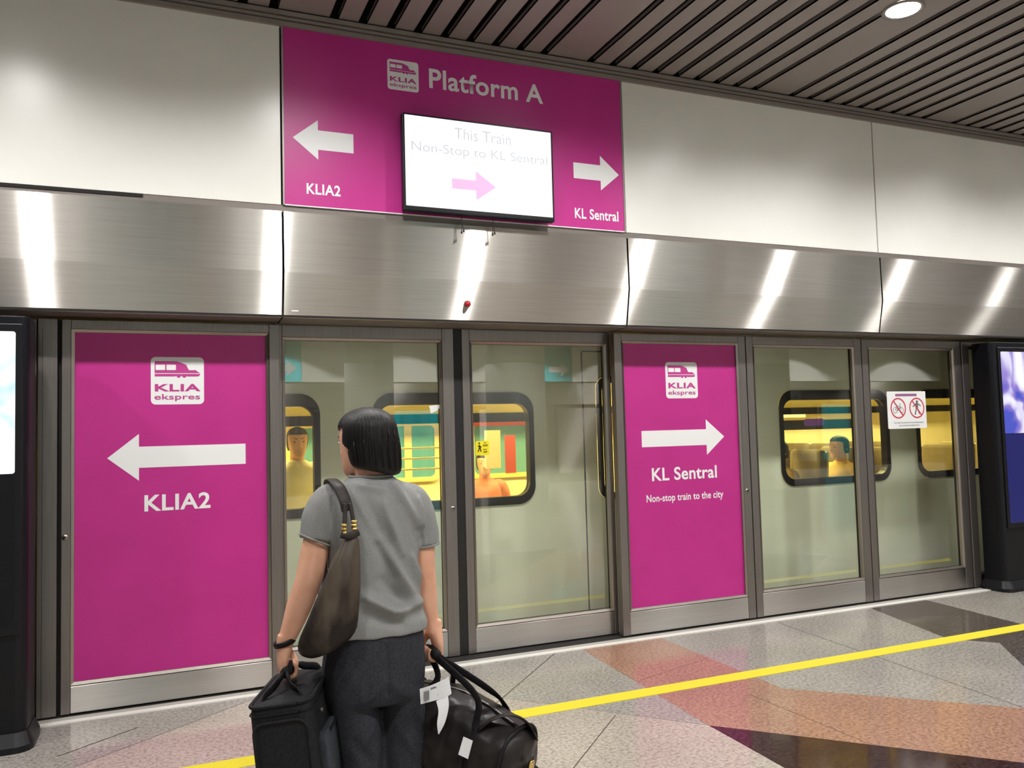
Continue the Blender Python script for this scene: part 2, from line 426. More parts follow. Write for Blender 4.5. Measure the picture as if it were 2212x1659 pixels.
def arrow(tip, head_x, tail_x, zc, hh, sh, y, parent, matname='vinyl_white', tz=None):
    s_ = 1
    MB().mat(matname).prism([(tip, zc), (head_x, zc+hh), (head_x, zc+sh), (tail_x, zc+sh), (tail_x, zc-sh), (head_x, zc-sh), (head_x, zc-hh)], y-.0012, y).build('arrow', parent)
# left door poster
y = .022
po = empty('door_poster', (.084, y, .2)); tag(po, 'magenta door panel poster with a long white arrow pointing left', 'poster')
MB().mat('magenta').box((-.433, y, .181), (.6, y+.004, 2.108)).build('panel', po)
logo(-.043, .246, 1.697, 1.974, y, po)
arrow(-.27, -.106, .478, 1.396, .134, .0605, y, po)
text('KLIA2', -.078, .278, 1.085, 1.179, y, 'vinyl_white', po, .024)
# right door poster
pr = empty('door_poster', (3.61, y, .2)); tag(pr, 'magenta door panel poster with a long white arrow pointing right', 'poster')
MB().mat('magenta').box((3.11, y, .196), (4.117, y+.004, 2.106)).build('panel', pr)
logo(3.475, 3.759, 1.70, 1.972, y, pr)
arrow(3.985, 3.82, 3.249, 1.404, .134, .0595, y, pr)
text('KL Sentral', 3.325, 3.903, 1.093, 1.19, y, 'vinyl_white', pr, .021)
text('Non-stop train to the city', 3.272, 3.955, .925, .995, y, 'vinyl_white', pr, .018)
# big sign over the doors
y = YW-.004
sg = empty('platform_sign', (1.856, y, 2.87)); tag(sg, 'large magenta platform sign on the wall above the sliding doors', 'sign')
MB().mat('magenta').box((.692, y, 2.868), (3.022, y+.03, 3.955)).build('panel', sg)
fr = MB().mat('trim_metal').box((.681, y-.003, 2.868), (.691, y+.03, 3.955)).box((3.023, y-.003, 2.868), (3.031, y+.03, 3.955)).mat('vinyl_white').box((.692, y-.003, 2.866), (3.022, y+.03, 2.872))
fr.build('frame', sg)
logo(1.331, 1.535, 3.664, 3.859, y, sg)
text('Platform A', 1.605, 2.415, 3.706, 3.838, y, 'vinyl_white', sg, .021)
arrow(.742, .892, 1.108, 3.283, .122, .06, y, sg)
arrow(2.991, 2.843, 2.632, 3.272, .123, .055, y, sg)
text('KLIA2', .82, 1.024, 2.946, 3.012, y, 'vinyl_white', sg, .024)
text('KL Sentral', 2.632, 2.976, 2.937, 3.01, y, 'vinyl_white', sg, .021)
# flat screen hung on it
yt = -.31
tv = empty('display_screen', (1.91, yt, 2.88)); tag(tv, 'flat screen with a black rim showing a pink arrow, hung on the platform sign', 'screen')
tx0, tx1, tz0, tz1 = 1.395, 2.43, 2.872, 3.486
MB().mat('black_plastic').box((tx0, yt, tz0), (tx1, yt+.055, tz1)).build('bezel', tv, bevel=.004)
MB().mat('black_plastic').box((tx0+.25, yt+.055, tz0+.15), (tx1-.25, y-.001, tz1-.15)).build('bracket', tv)
MB().mat('screen_white').box((tx0+.014, yt-.001, tz0+.028), (tx1-.014, yt+.002, tz1-.012)).build('screen', tv)
text('This Train', 1.735, 2.125, 3.355, 3.428, yt-.0015, 'screen_text', tv, -.002)
text('Non-Stop to KL Sentral', 1.45, 2.385, 3.232, 3.31, yt-.0015, 'screen_text', tv, -.002)
arrow(2.011, 1.874, 1.711, 3.065, .095, .0325, yt-.0015, tv, 'screen_pink')
for x_ in (1.787, 2.0):
    m = MB().mat('tie').tube([(x_, yt+.04, 2.875), (x_-.002, yt+.03, 2.83), (x_-.008, yt+.028, 2.765)], .0022, 6)
    m.tube([(x_, yt+.04, 2.84), (x_+.006, yt+.03, 2.80), (x_+.006, yt+.028, 2.775)], .0022, 6)
    m.cyl((x_-.008, yt+.028, 2.755), (0, 0, 1), .006, .014, 8).cyl((x_+.006, yt+.028, 2.765), (0, 0, 1), .006, .014, 8).build('cable_tie', tv)
# red lamp on the fascia
rl = empty('indicator_lamp', (1.835, -.2, 2.31)); tag(rl, 'small red dome indicator lamp on the steel fascia over the closed doors', 'indicator lamp')
nrm = Vector((0, -.97, -.24)); c0 = Vector((1.835, -.198, 2.318))
m = MB().mat('red_lamp')
rings = []
b1, b2 = Vector((1, 0, 0)), nrm.cross(Vector((1, 0, 0))).normalized()
for a in range(0, 91, 15):
    r = .019*cos(radians(a))+.0002; rings.append([c0+nrm*(.028*sin(radians(a))+.006)+(b1*cos(2*pi*j/16)+b2*sin(2*pi*j/16))*r for j in range(16)])
m.loft(rings).build('dome', rl)
MB().mat('grey_metal').cyl(c0, nrm, .023, .008, 20).build('base', rl)
st = MB().mat('vinyl_white').prism([(.728, 2.235), (.768, 2.235), (.768, 2.242), (.728, 2.242)], -.186, -.1835); st.build('label_strip', fas)

# ---------------------------------------------------------------- stickers on the glass
ys = .09+.034
sp = MB().mat('vinyl_white').prism([(1.677, 1.621), (1.72, 1.64), (1.734, 1.655), (1.735, 1.678), (1.665, 1.671)], ys-.001, ys).build('paper_scrap')
tag(sp, 'torn white paper scrap stuck on the sliding door glass, above the handrails behind', 'paper scrap')
sk = MB().mat('sticker_yellow').prism(rrect(1.99, 2.09, 1.328, 1.427, .012), ys-.001, ys); so = sk.build('warning_sticker')
tag(so, 'small square yellow warning sticker on the sliding door glass', 'sticker')
m = MB().mat('sticker_ink')
m.prism([(2.004, 1.352), (2.012, 1.352), (2.018, 1.374), (2.026, 1.352), (2.033, 1.352), (2.024, 1.386), (2.032, 1.378), (2.034, 1.384), (2.018, 1.402), (2.006, 1.39), (2.008, 1.384), (2.016, 1.39)], ys-.0018, ys-.001)
m.cyl((2.017, ys-.0018, 1.411), (0, 1, 0), .0065, .0008, 12).build('pictogram', so)
m = MB().mat('sticker_ink')
for z_, a, b in ((1.412, 2.05, 2.068), (1.397, 2.042, 2.08), (1.39, 2.042, 2.078), (1.366, 2.042, 2.072), (1.353, 2.046, 2.076), (1.346, 2.046, 2.07)): m.box((a, ys-.0016, z_), (b, ys-.001, z_+.004))
m.build('print_lines', so)
ys = .034
pn = MB().mat('vinyl_white').prism(rrect(5.697, 6.15, 1.42, 1.739, .008), ys-.001, ys); pn = pn.build('prohibition_notice')
tag(pn, 'white notice with two red prohibition circles on the door glass', 'sticker')
B('sticker_purple', ((5.795, ys-.0016, 1.697), (6.045, ys-.001, 1.718))).build('header_bar', pn)
for cx in (5.822, 6.04):
    m = MB().mat('sticker_red').ring((cx, 1.595), .089, .077, ys-.002, ys-.001)
    d = Vector((cos(radians(-50)), sin(radians(-50)))); n = Vector((-d.y, d.x))*.006
    m.prism([(cx+s1*d.x*.08+s2*n.x, 1.595+s1*d.y*.08+s2*n.y) for s1, s2 in ((-1, -1), (1, -1), (1, 1), (-1, 1))], ys-.0026, ys-.001); m.build('prohibition_ring', pn)
bk = MB().mat('sticker_grey')
for cx in (5.787, 5.857): bk.ring((cx, 1.578), .026, .022, ys-.0018, ys-.001, 24)
def stick(m, p, q, wd): 
    p, q = Vector(p), Vector(q); n = Vector((-(q-p).y, (q-p).x)).normalized()*wd/2
    m.prism([tuple(v) for v in (p-n, q-n, q+n, p+n)], ys-.0018, ys-.001)
for p, q in (((5.787, 1.578), (5.805, 1.612)), ((5.805, 1.612), (5.845, 1.612)), ((5.845, 1.612), (5.857, 1.578)), ((5.822, 1.578), (5.845, 1.612)), ((5.787, 1.578), (5.822, 1.578)), ((5.822, 1.578), (5.805, 1.618)), ((5.798, 1.622), (5.812, 1.622)), ((5.845, 1.612), (5.842, 1.63)), ((5.835, 1.632), (5.85, 1.632))): stick(bk, p, q, .004)
bk.build('bicycle_pictogram', pn)
sk = MB().mat('sticker_grey').cyl((6.045, ys-.0018, 1.65), (0, 1, 0), .012, .0008, 16)
for p, q, wd in (((6.042, 1.637), (6.04, 1.588), .03), ((6.035, 1.59), (6.018, 1.545), .012), ((6.045, 1.59), (6.068, 1.55), .012), ((6.03, 1.63), (5.992, 1.605), .009), ((6.055, 1.63), (6.088, 1.612), .009), ((6.008, 1.541), (6.03, 1.541), .006), ((6.06, 1.545), (6.08, 1.545), .006)): stick(sk, p, q, wd)
sk.build('skater_pictogram', pn)
text('NO BICYCLES AND SKATEBOARDS', 5.765, 6.11, 1.464, 1.476, ys-.001, 'sticker_grey', pn, 0)
text('ALLOWED ONBOARD', 5.82, 6.06, 1.44, 1.452, ys-.001, 'sticker_grey', pn, 0)

# ---------------------------------------------------------------- advertising totems
def screen_art(name, stops, scale, vec=(1, 1, 1), strength=1.0, rot=0):
    m = mat(name, (0, 0, 0, 1), .3); N, L, b = nodes(m)
    tc = N.new('ShaderNodeTexCoord'); mp = N.new('ShaderNodeMapping'); mp.inputs['Scale'].default_value = vec; mp.inputs['Rotation'].default_value = (0, rot, 0)
    nz = N.new('ShaderNodeTexNoise'); nz.inputs['Scale'].default_value = scale; nz.inputs['Detail'].default_value = 2; nz.inputs['Distortion'].default_value = .8
    cr = N.new('ShaderNodeValToRGB'); e_ = cr.color_ramp.elements
    e_[0].position, e_[0].color = stops[0]; e_[1].position, e_[1].color = stops[-1]
    for p_, c_ in stops[1:-1]: k_ = e_.new(p_); k_.color = c_
    L.new(tc.outputs['Object'], mp.inputs[0]); L.new(mp.outputs[0], nz.inputs[0]); L.new(nz.outputs[0], cr.inputs[0])
    L.new(cr.outputs[0], b.inputs['Emission Color']); b.inputs['Emission Strength'].default_value = strength
screen_art('art_sky', [(.3, lin(120, 150, 220)), (.42, lin(190, 225, 240)), (.5, lin(255, 255, 255)), (.7, lin(250, 253, 255))], 1.6, (1, 1, 1.8), 1.2)
screen_art('art_violet', [(.36, lin(80, 90, 200)), (.45, lin(150, 130, 215)), (.52, lin(226, 220, 250)), (.62, lin(255, 255, 255))], 2.4, (1.6, 1, .8), 1.0, .6)
mat('panel_blue', lin(30, 34, 92), .2, emis=lin(28, 30, 86), es=.45)
def totem(x0, x1, y0, y1, zt, label, sx0, sx1, sz0, sz1, art, lower, lz0):
    t = empty('advertising_totem', ((x0+x1)/2, (y0+y1)/2, 0)); tag(t, label, 'advertising display')
    pr_ = rrect(x0, x1, y0, y1, .05, 5)
    m = MB().mat('totem_black'); m.loft([[(px, py, z) for px, py in pr_] for z in (.05, zt)], smooth=False); m.build('cabinet', t, bevel=.004)
    bm_ = MB().mat('black_plastic'); m = bm_
    big = rrect(x0-.03, x1+.03, y0-.04, y1+.04, .08, 5); mid = rrect(x0-.005, x1+.005, y0-.008, y1+.008, .055, 5)
    m.loft([[(px, py, 0) for px, py in big], [(px, py, .03) for px, py in big], [(px, py, .09) for px, py in mid]], smooth=False); m.build('base', t)
    MB().mat('black_plastic').box((sx0-.03, y0-.012, lz0-.04), (sx1+.03, y0+.001, sz1+.04)).build('front_panel', t, bevel=.005)
    MB().mat(art).prism(rrect(sx0, sx1, sz0, sz1, .012), y0-.0135, y0-.011).build('screen', t)
    MB().mat(lower).prism(rrect(sx0, sx1, lz0, sz0-.006, .012), y0-.013, y0-.011).build('lower_panel', t)
totem(-1.62, -.598, -.45, -.17, 2.13, 'black advertising totem with a pale bright screen beside the left arrow poster', -1.5, -.655, 1.345, 2.05, 'art_sky', 'panel_blue_dark' if False else 'totem_black', .6)
totem(6.655, 7.75, -.24, -.02, 2.15, 'dark advertising totem with a violet and white screen at the far end', 6.745, 7.66, 1.352, 2.066, 'art_violet', 'panel_blue', .58)

# ================================================================ the train
mat('train_body', lin(226, 226, 212), .45)
add_noise(MATS['train_body'], lin(234, 235, 208), lin(240, 241, 216), 1.4, (1, 1, 3))
mat('train_band', lin(150, 150, 132), .4, .3)
mat('window_black', lin(10, 10, 13), .35, spec=.2)
mat('cream', lin(238, 226, 190), .5)
mat('interior_yellow', lin(236, 212, 126), .5)
mat('navy', lin(28, 32, 66), .5)
mat('brass', lin(250, 214, 90), .3, .6)
mat('seat_cloth', lin(126, 112, 84), .8)
mat('seat_shell', lin(226, 206, 150), .5)
mat('aqua_glass', lin(104, 160, 160), .1, emis=lin(90, 150, 150), es=.12)
mat('rack_lamp', (1, 1, 1, 1), .5, emis=(1, .70, .22, 1), es=2.2)
mat('lamp_pane', (1, 1, 1, 1), .5, emis=(1, .74, .26, 1), es=1.6)
mat('poster_red', lin(214, 84, 60), .6); mat('poster_pale', lin(230, 220, 190), .6); mat('purple_logo', lin(90, 50, 150), .5, emis=lin(90, 50, 150), es=.3)
YT = .6
tn = empty('train', (4, YT, 0)); tag(tn, 'pale grey train with black rimmed windows and yellow lit interior, standing behind the glass doors', 'train')
WINS = [(-1.9, -.62), (-.26, 1.024), (1.391, 2.645), (5.023, 6.315), (6.67, 7.97), (8.33, 9.6)]
WZ0, WZ1 = .935, 1.782
DOORS = [(3.196, 3.78, .93, 1.905), (3.86, 4.44, .93, 1.905)]
# body side as a grid with holes cut for the windows
xs = sorted(set([-5.0, 12.0] + [v for a in WINS for v in a] + [v for d in DOORS for v in d[:2]]))
bd = MB().mat('train_body')
for a, b in zip(xs[:-1], xs[1:]):
    hole = next((wd for wd in [(w0, w1, WZ0, WZ1) for w0, w1 in WINS] + DOORS if abs(wd[0]-a) < 1e-4), None)
    spans = [(-.35, hole[2]), (hole[3], 2.45)] if hole else [(-.35, 2.45)]
    for z0, z1 in spans: bd.box((a, YT, z0), (b, YT+.05, z1))
rf = [(YT, 2.45), (YT+.08, 2.8), (YT+.4, 3.1), (YT+1.4, 3.25), (YT+2.4, 3.1), (YT+2.72, 2.8), (YT+2.8, 2.45), (YT+2.8, -.35), (YT, -.35)]
bd.loft([[(xx, yy, zz) for yy, zz in rf[:8]] for xx in (-5.0, 12.0)], close=False, smooth=False)
bd.poly([(-5, yy, zz) for yy, zz in rf]); bd.poly([(12, yy, zz) for yy, zz in rf])
for a, b, z0, z1, r in [(w0, w1, WZ0, WZ1, .14) for w0, w1 in WINS] + [d + (.1,) for d in DOORS]:   # rounded corners of the openings
    o = rrect(a, b, z0, z1, r, 8)
    for k, (cx, cz) in enumerate(((b, z0), (b, z1), (a, z1), (a, z0))): bd.poly([(cx, YT-.0005, cz)] + [(px, YT-.0005, pz) for px, pz in o[k*9:(k+1)*9]])
bd.build('body_shell', tn, fix=False)
for a, b in WINS: 
    o = rrect(a-.0, b+.0, WZ0, WZ1, .14, 8); i_ = rrect(a+.042, b-.042, WZ0+.062, WZ1-.085, .10, 8)
    m = MB().mat('window_black')
    m.loft([[(px, YT-.006, pz) for px, pz in o], [(px, YT-.012, pz) for px, pz in o], [(px, YT-.012, pz) for px, pz in i_], [(px, YT+.06, pz) for px, pz in i_]], cap=False, smooth=False)
    wf = m.build('window_frame', tn, fix=False)
    MB().mat('train_glass').prism(i_, YT+.01, YT+.016).build('pane', wf)
for x0, x1, z0, z1 in DOORS:
    o = rrect(x0, x1, z0, z1, .1, 8); i_ = rrect(x0+.05, x1-.05, z0+.05, z1-.05, .07, 8)
    m = MB().mat('window_black').loft([[(px, YT-.006, pz) for px, pz in o], [(px, YT-.012, pz) for px, pz in o], [(px, YT-.012, pz) for px, pz in i_], [(px, YT+.06, pz) for px, pz in i_]], cap=False, smooth=False)
    wf = m.build('door_window_frame', tn, fix=False)
    MB().mat('train_glass').prism(i_, YT+.01, YT+.016).build('pane', wf)
m = MB().mat('dark_gap')
for xx in (3.08, 3.815, 4.55): m.box((xx-.006, YT-.001, .02), (xx+.006, YT+.01, 2.1))
m.box((3.08, YT-.001, 2.1), (4.55, YT+.01, 2.11)); m.build('door_gap', tn)
# interior
m = MB().mat('cream')
m.box((-4.9, YT+2.70, 0), (12, YT+2.75, 2.5)).box((-4.9, YT+.05, 2.3), (12, YT+2.7, 2.35))
m.mat('seat_cloth').box((-4.9, YT+.05, -.02), (12, YT+2.7, .0)); m.build('interior_lining', tn)
m = MB().mat('interior_yellow').box((-4.9, YT+2.3, 1.74), (12, YT+2.7, 1.79)).mat('navy').box((-4.9, YT+2.28, 1.66), (12, YT+2.31, 1.73)); m.build('luggage_rack', tn)
m = MB().mat('interior_yellow').box((-4.9, YT+.45, 1.64), (3.0, YT+.47, 1.92)).box((4.7, YT+.45, 1.64), (12, YT+.47, 1.92)).mat('window_black').box((-4.9, YT+.44, 1.565), (3.0, YT+.47, 1.64)).box((4.7, YT+.44, 1.575), (12, YT+.47, 1.64)); m.build('cove_panel', tn)
m = MB().mat('navy').box((4.75, YT+.6, 1.425), (6.5, YT+.62, 1.52)); m.build('information_strip', tn)
m = MB().mat('purple_logo').prism(rrect(5.85, 6.1, 1.46, 1.53, .02), YT+.595, YT+.6); m.build('strip_emblem', tn)
for a, b in ((1.15, 2.75), (-.9, .6), (3.1, 4.5)):
    x0, x1 = a, b
    o = rrect(x0, x1, .98, 1.62, .08, 6); i_ = rrect(x0+.05, x1-.05, 1.03, 1.57, .05, 6); yy = YT+2.69
    m = MB().mat('interior_yellow').loft([[(px, yy-.03, pz) for px, pz in o], [(px, yy-.03, pz) for px, pz in i_], [(px, yy, pz) for px, pz in i_]], cap=False, smooth=False)
    m.box(((x0+x1)/2+.42, yy-.02, 1.03), ((x0+x1)/2+.5, yy, 1.57)); fr = m.build('far_window', tn, fix=False)
    MB().mat('aqua_glass').prism(i_, yy-.004, yy-.002).build('pane', fr)
for zz in (1.205, 1.29, 1.372): MB().mat('brass').tube([(1.5, YT+.62, zz), (2.2, YT+.62, zz), (2.28, YT+.62, zz)], .008, 10).build('handrail', tn)
MB().mat('brass').tube([(2.28, YT+.62, 0), (2.28, YT+.62, 2.3)], .016, 10).build('grab_pole', tn)
MB().mat('brass').tube([(3.35, YT+.5, 0), (3.35, YT+.5, 2.3)], .016, 10).build('grab_pole', tn)
MB().mat('cream').box((2.3, YT+.55, 0), (2.33, YT+1.1, 1.6)).build('partition', tn)
m = MB().mat('poster_red').box((3.1, YT+2.6, 1.55), (3.9, YT+2.62, 1.75)); m.build('wall_poster', tn)
MB().mat('poster_pale').box((2.75, YT+1.3, 1.15), (2.9, YT+1.32, 1.5)).build('notice_board', tn); MB().mat('poster_red').box((2.95, YT+1.3, 1.1), (3.05, YT+1.32, 1.45)).build('notice_board', tn)
MB().mat('lamp_pane').box((5.72, YT+.9, 1.55), (6.15, YT+.92, 1.62)).build('lit_sign', tn)
for xx in (-3, -1, 1, 3, 5, 7, 9): MB().mat('rack_lamp').box((xx-.8, YT+1.1, 2.27), (xx+.8, YT+1.4, 2.29)).build('ceiling_lamp', tn)
def seat(x, yy, face):
    s0 = MB().mat('seat_shell')
    s0.box((x-.22, yy, .1), (x+.22, yy+.9, .42)).build('seat_base', tn, bevel=.03)
    MB().mat('seat_cloth').box((x-.24, yy, .42), (x+.22, yy+.9, .52)).build('seat_cushion', tn, bevel=.04)
    for k in range(2):
        m = MB().mat('seat_cloth').prism([(x+face*.2, .5), (x+face*.30, .5), (x+face*.34, 1.24), (x+face*.25, 1.24)][::face], yy+.02+k*.45, yy+.43+k*.45); m.build('seat_back', tn, bevel=.035)
        m = MB().mat('seat_shell').prism([(x+face*.30, .45), (x+face*.325, .45), (x+face*.362, 1.22), (x+face*.342, 1.22)][::face], yy+.02+k*.45, yy+.43+k*.45); m.build('seat_shell', tn, bevel=.01)
for xx, fc in ((5.35, 1), (6.15, 1), (7.1, 1), (7.9, 1), (.1, -1)):
    for yy in (YT+.12, YT+1.75): seat(xx, yy, fc)
def warm(x, y, z, e, sx, sy):
    d = bpy.data.lights.new('train_lamp', 'AREA'); d.shape = 'RECTANGLE'; d.size = sx; d.size_y = sy; d.energy = e; d.color = (1, .84, .31)
    o = bpy.data.objects.new('train_lamp', d); COL.objects.link(o); o.location = (x, y, z); o.parent = tn; o.matrix_parent_inverse = Matrix.Translation(-tn.location)
E_TRAIN = 75
for xx in (-3, -1, 1, 3, 5, 7, 9): warm(xx, YT+1.25, 2.26, E_TRAIN, 1.7, .5)
# trackside
t = MB().mat('plenum').box((XA, .17, -1.2), (XB, 4.6, -1.15)).box((XA, 4.6, -1.2), (XB, 4.7, 4.3)).box((XA, .17, -1.2), (XB, .2, -.005)).box((XA, .13, 4.0), (XB, 4.7, 4.1))
tag(t.build('wall_tunnel'), kind='structure')

# ================================================================ hall behind the camera (mirrored in the glass)
YR = -15.9
rw = MB().mat('grey_metal').box((XA, YR-.2, 0), (XB, YR, 4.3)).build('wall_back'); tag(rw, kind='structure')
m = MB().mat('white_panel').box((XA, YR, 2.86), (XB, YR+.03, 3.96)); m.build('white_band', rw)
m = MB().mat('steel').poly([(XA, YR+.03, 2.83), (XB, YR+.03, 2.83), (XB, YR+.05, 2.45), (XA, YR+.05, 2.45)]).poly([(XA, YR+.05, 2.45), (XB, YR+.05, 2.45), (XB, YR+.02, 2.2), (XA, YR+.02, 2.2)]); m.build('steel_band', rw, fix=False)
m = MB()
for k in range(15):
    x0 = XA+.2+k*2.4; m.mat('frame_steel').box((x0, YR, 0), (x0+2.3, YR+.03, 2.18)); m.mat('kick_steel' if k % 3 else 'teal').box((x0+.1, YR+.03, .25), (x0+2.2, YR+.034, 2.1))
m.build('door_band', rw)
for x0, x1 in ((.8, 3.32), (9.6, 11.0)):
    s_ = MB().mat('teal').box((x0, YR+.031, 2.87), (x1, YR+.045, 3.95)).build('rear_sign'); tag(s_, 'teal sign on the opposite wall, mirrored in glass beside the %s arrow poster' % ('left' if x0 < 2 else 'right'), 'sign')
    ax = x1-.12
    MB().mat('vinyl_white').prism([(ax-.62, 3.13), (ax-.62, 3.3), (ax-.24, 3.3), (ax-.24, 3.42), (ax, 3.215), (ax-.24, 3.01), (ax-.24, 3.13)][::-1], YR+.046, YR+.049).build('arrow', s_)
def column(x, y, r):
    m = MB().mat('column')
    for z0, z1 in ((0, 2.86), (2.87, 4.05)): m.loft([[(x+r*cos(2*pi*j/48), y+r*sin(2*pi*j/48), z) for j in range(48)] for z in (z0, z1)])
    m.mat('dark_gap').loft([[(x+(r-.01)*cos(2*pi*j/48), y+(r-.01)*sin(2*pi*j/48), z) for j in range(48)] for z in (2.85, 2.88)])
    tag(m.build('wall_column'), kind='structure')
column(3.73, -10.3, .47); column(6.8, -10.3, .62); column(13.2, -10.3, .5)
for n, xx in (('left', XA-.1), ('right', XB)): tag(B('grey_metal', ((xx, YB, 0), (xx+.1, .1, 4.3))).build('wall_'+n), kind='structure')
#__PEOPLE__
# ================================================================ people
def fabric(name, c1, c2, scale, rough=.85, bump=.25, dist=.002, vec=(1, 1, 1), lo=.35, hi=.65):
    m = mat(name, c1, rough, spec=.2); add_noise(m, c1, c2, scale, vec, bump, 5, dist, lo, hi); return m
fabric('skin', lin(214, 158, 130), lin(226, 172, 144), 14, .5, .05); MATS['skin'].node_tree.nodes['Principled BSDF'].inputs['Subsurface Weight'].default_value = 0
fabric('skin_warm', lin(214, 160, 120), lin(222, 170, 132), 14, .5, .05)
fabric('grey_tee', lin(124, 124, 122), lin(150, 150, 148), 300, .9, .2, .0006, (1, 1, 2.2), .3, .7)
fabric('charcoal', lin(44, 44, 50), lin(56, 56, 62), 160, .9, .3, .001)
fabric('hair_dark', lin(11, 9, 9), lin(22, 18, 16), 30, .42, .5, .003, (9, 9, .6))
MATS['hair_dark'].node_tree.nodes['Principled BSDF'].inputs['Specular IOR Level'].default_value = .3
fabric('band_black', lin(22, 18, 20), lin(30, 26, 28), 40, .5)
fabric('bag_leather', lin(36, 29, 25), lin(82, 72, 61), 6, .4, .4, .004, (1.8, 1, .8), .40, .60)
fabric('strap_leather', lin(44, 38, 36), lin(64, 57, 54), 20, .5)
mat('gold', lin(236, 206, 130), .22, 1.0)
fabric('nylon_black', lin(24, 24, 26), lin(34, 34, 37), 140, .7, .35, .001)
fabric('nylon_grey', lin(46, 50, 54), lin(58, 62, 66), 140, .75, .3, .001)
fabric('vinyl_dark', lin(33, 30, 29), lin(50, 46, 45), 9, .36, .5, .006)
fabric('web_black', lin(20, 18, 20), lin(30, 28, 30), 80, .7)
mat('paper', lin(226, 226, 228), .5); mat('paper_print', lin(120, 120, 122), .6); mat('zip', lin(90, 88, 86), .35, .8)
mat('shoe', lin(24, 22, 22), .5)

def cr(pts, n=6):
    """catmull-rom resample of rows of numbers"""
    P = [list(p) for p in pts]; P = [[2*a-b for a, b in zip(P[0], P[1])]] + P + [[2*a-b for a, b in zip(P[-1], P[-2])]]
    out = []
    for i in range(1, len(P)-2):
        for k in range(n):
            t = k/n; t2, t3 = t*t, t*t*t
            out.append([.5*(2*p1+(p2-p0)*t+(2*p0-5*p1+4*p2-p3)*t2+(3*p1-p0-3*p2+p3)*t3) for p0, p1, p2, p3 in zip(P[i-1], P[i], P[i+1], P[i+2])])
    out.append(P[-2]); return out
def sring(cx, cy, z, hx, hy, n=40, e=2.3):
    r = []
    for j in range(n):
        a = 2*pi*j/n; c, s = cos(a), sin(a)
        r.append((cx+hx*math.copysign(abs(c)**(2/e), c), cy+hy*math.copysign(abs(s)**(2/e), s), z))
    return r
def torso(m, rows, e=2.3, n=40):        # rows: z, cx, cy, hx, hy
    m.loft([sring(cx, cy, z, hx, hy, n, e) for z, cx, cy, hx, hy in cr(rows, 5)])
def limb(m, rows, seg=16, n=5):         # rows: x, y, z, r
    q = cr(rows, n); m.tube([p[:3] for p in q], [p[3] for p in q], seg)
def fuse(m, name, voxel, parent, loc=(0, 0, 0), smooth=3, post=None, rot=None):
    o = m.build('tmp'); o.location = (0, 0, 0)
    md = o.modifiers.new('r', 'REMESH'); md.mode = 'VOXEL'; md.voxel_size = voxel; md.use_smooth_shade = True
    bpy.context.view_layer.update()
    me = bpy.data.meshes.new_from_object(o.evaluated_get(bpy.context.evaluated_depsgraph_get()))
    mats = list(o.data.materials); bpy.data.objects.remove(o)
    b = bmesh.new(); b.from_mesh(me)
    for _ in range(smooth): bmesh.ops.smooth_vert(b, verts=b.verts, factor=.5, use_axis_x=True, use_axis_y=True, use_axis_z=True)
    if post:
        b.normal_update()
        new = [(v, v.co + post(v.co.copy(), v.normal.copy())) for v in b.verts]
        for v, c_ in new: v.co = c_
    T = Matrix.Translation(loc) @ (rot if rot else Matrix.Identity(4))
    bmesh.ops.transform(b, matrix=T, verts=b.verts)
    b.to_mesh(me); b.free(); me.name = name
    me.materials.clear()
    for k in mats: me.materials.append(k)
    me.polygons.foreach_set('use_smooth', [True]*len(me.polygons)); me.polygons.foreach_set('material_index', [0]*len(me.polygons)); me.update()
    o = bpy.data.objects.new(name, me); COL.objects.link(o)
    if parent: setparent(o, parent)
    return o
def ridges(lines):
    """folds: (x0,z0,x1,z1,height,width) on the back of a garment"""
    def f(x, z):
        s = 0
        for x0, z0, x1, z1, a, wd in lines:
            dx, dz = x1-x0, z1-z0; L2 = dx*dx+dz*dz
            t = max(0, min(1, ((x-x0)*dx+(z-z0)*dz)/L2)); px, pz = x-x0-t*dx, z-z0-t*dz
            d2 = px*px+pz*pz; s += a*math.exp(-d2/(wd*wd))*(.35+.65*sin(pi*min(1, max(0, t*.8+.1))))
        return s
    return f
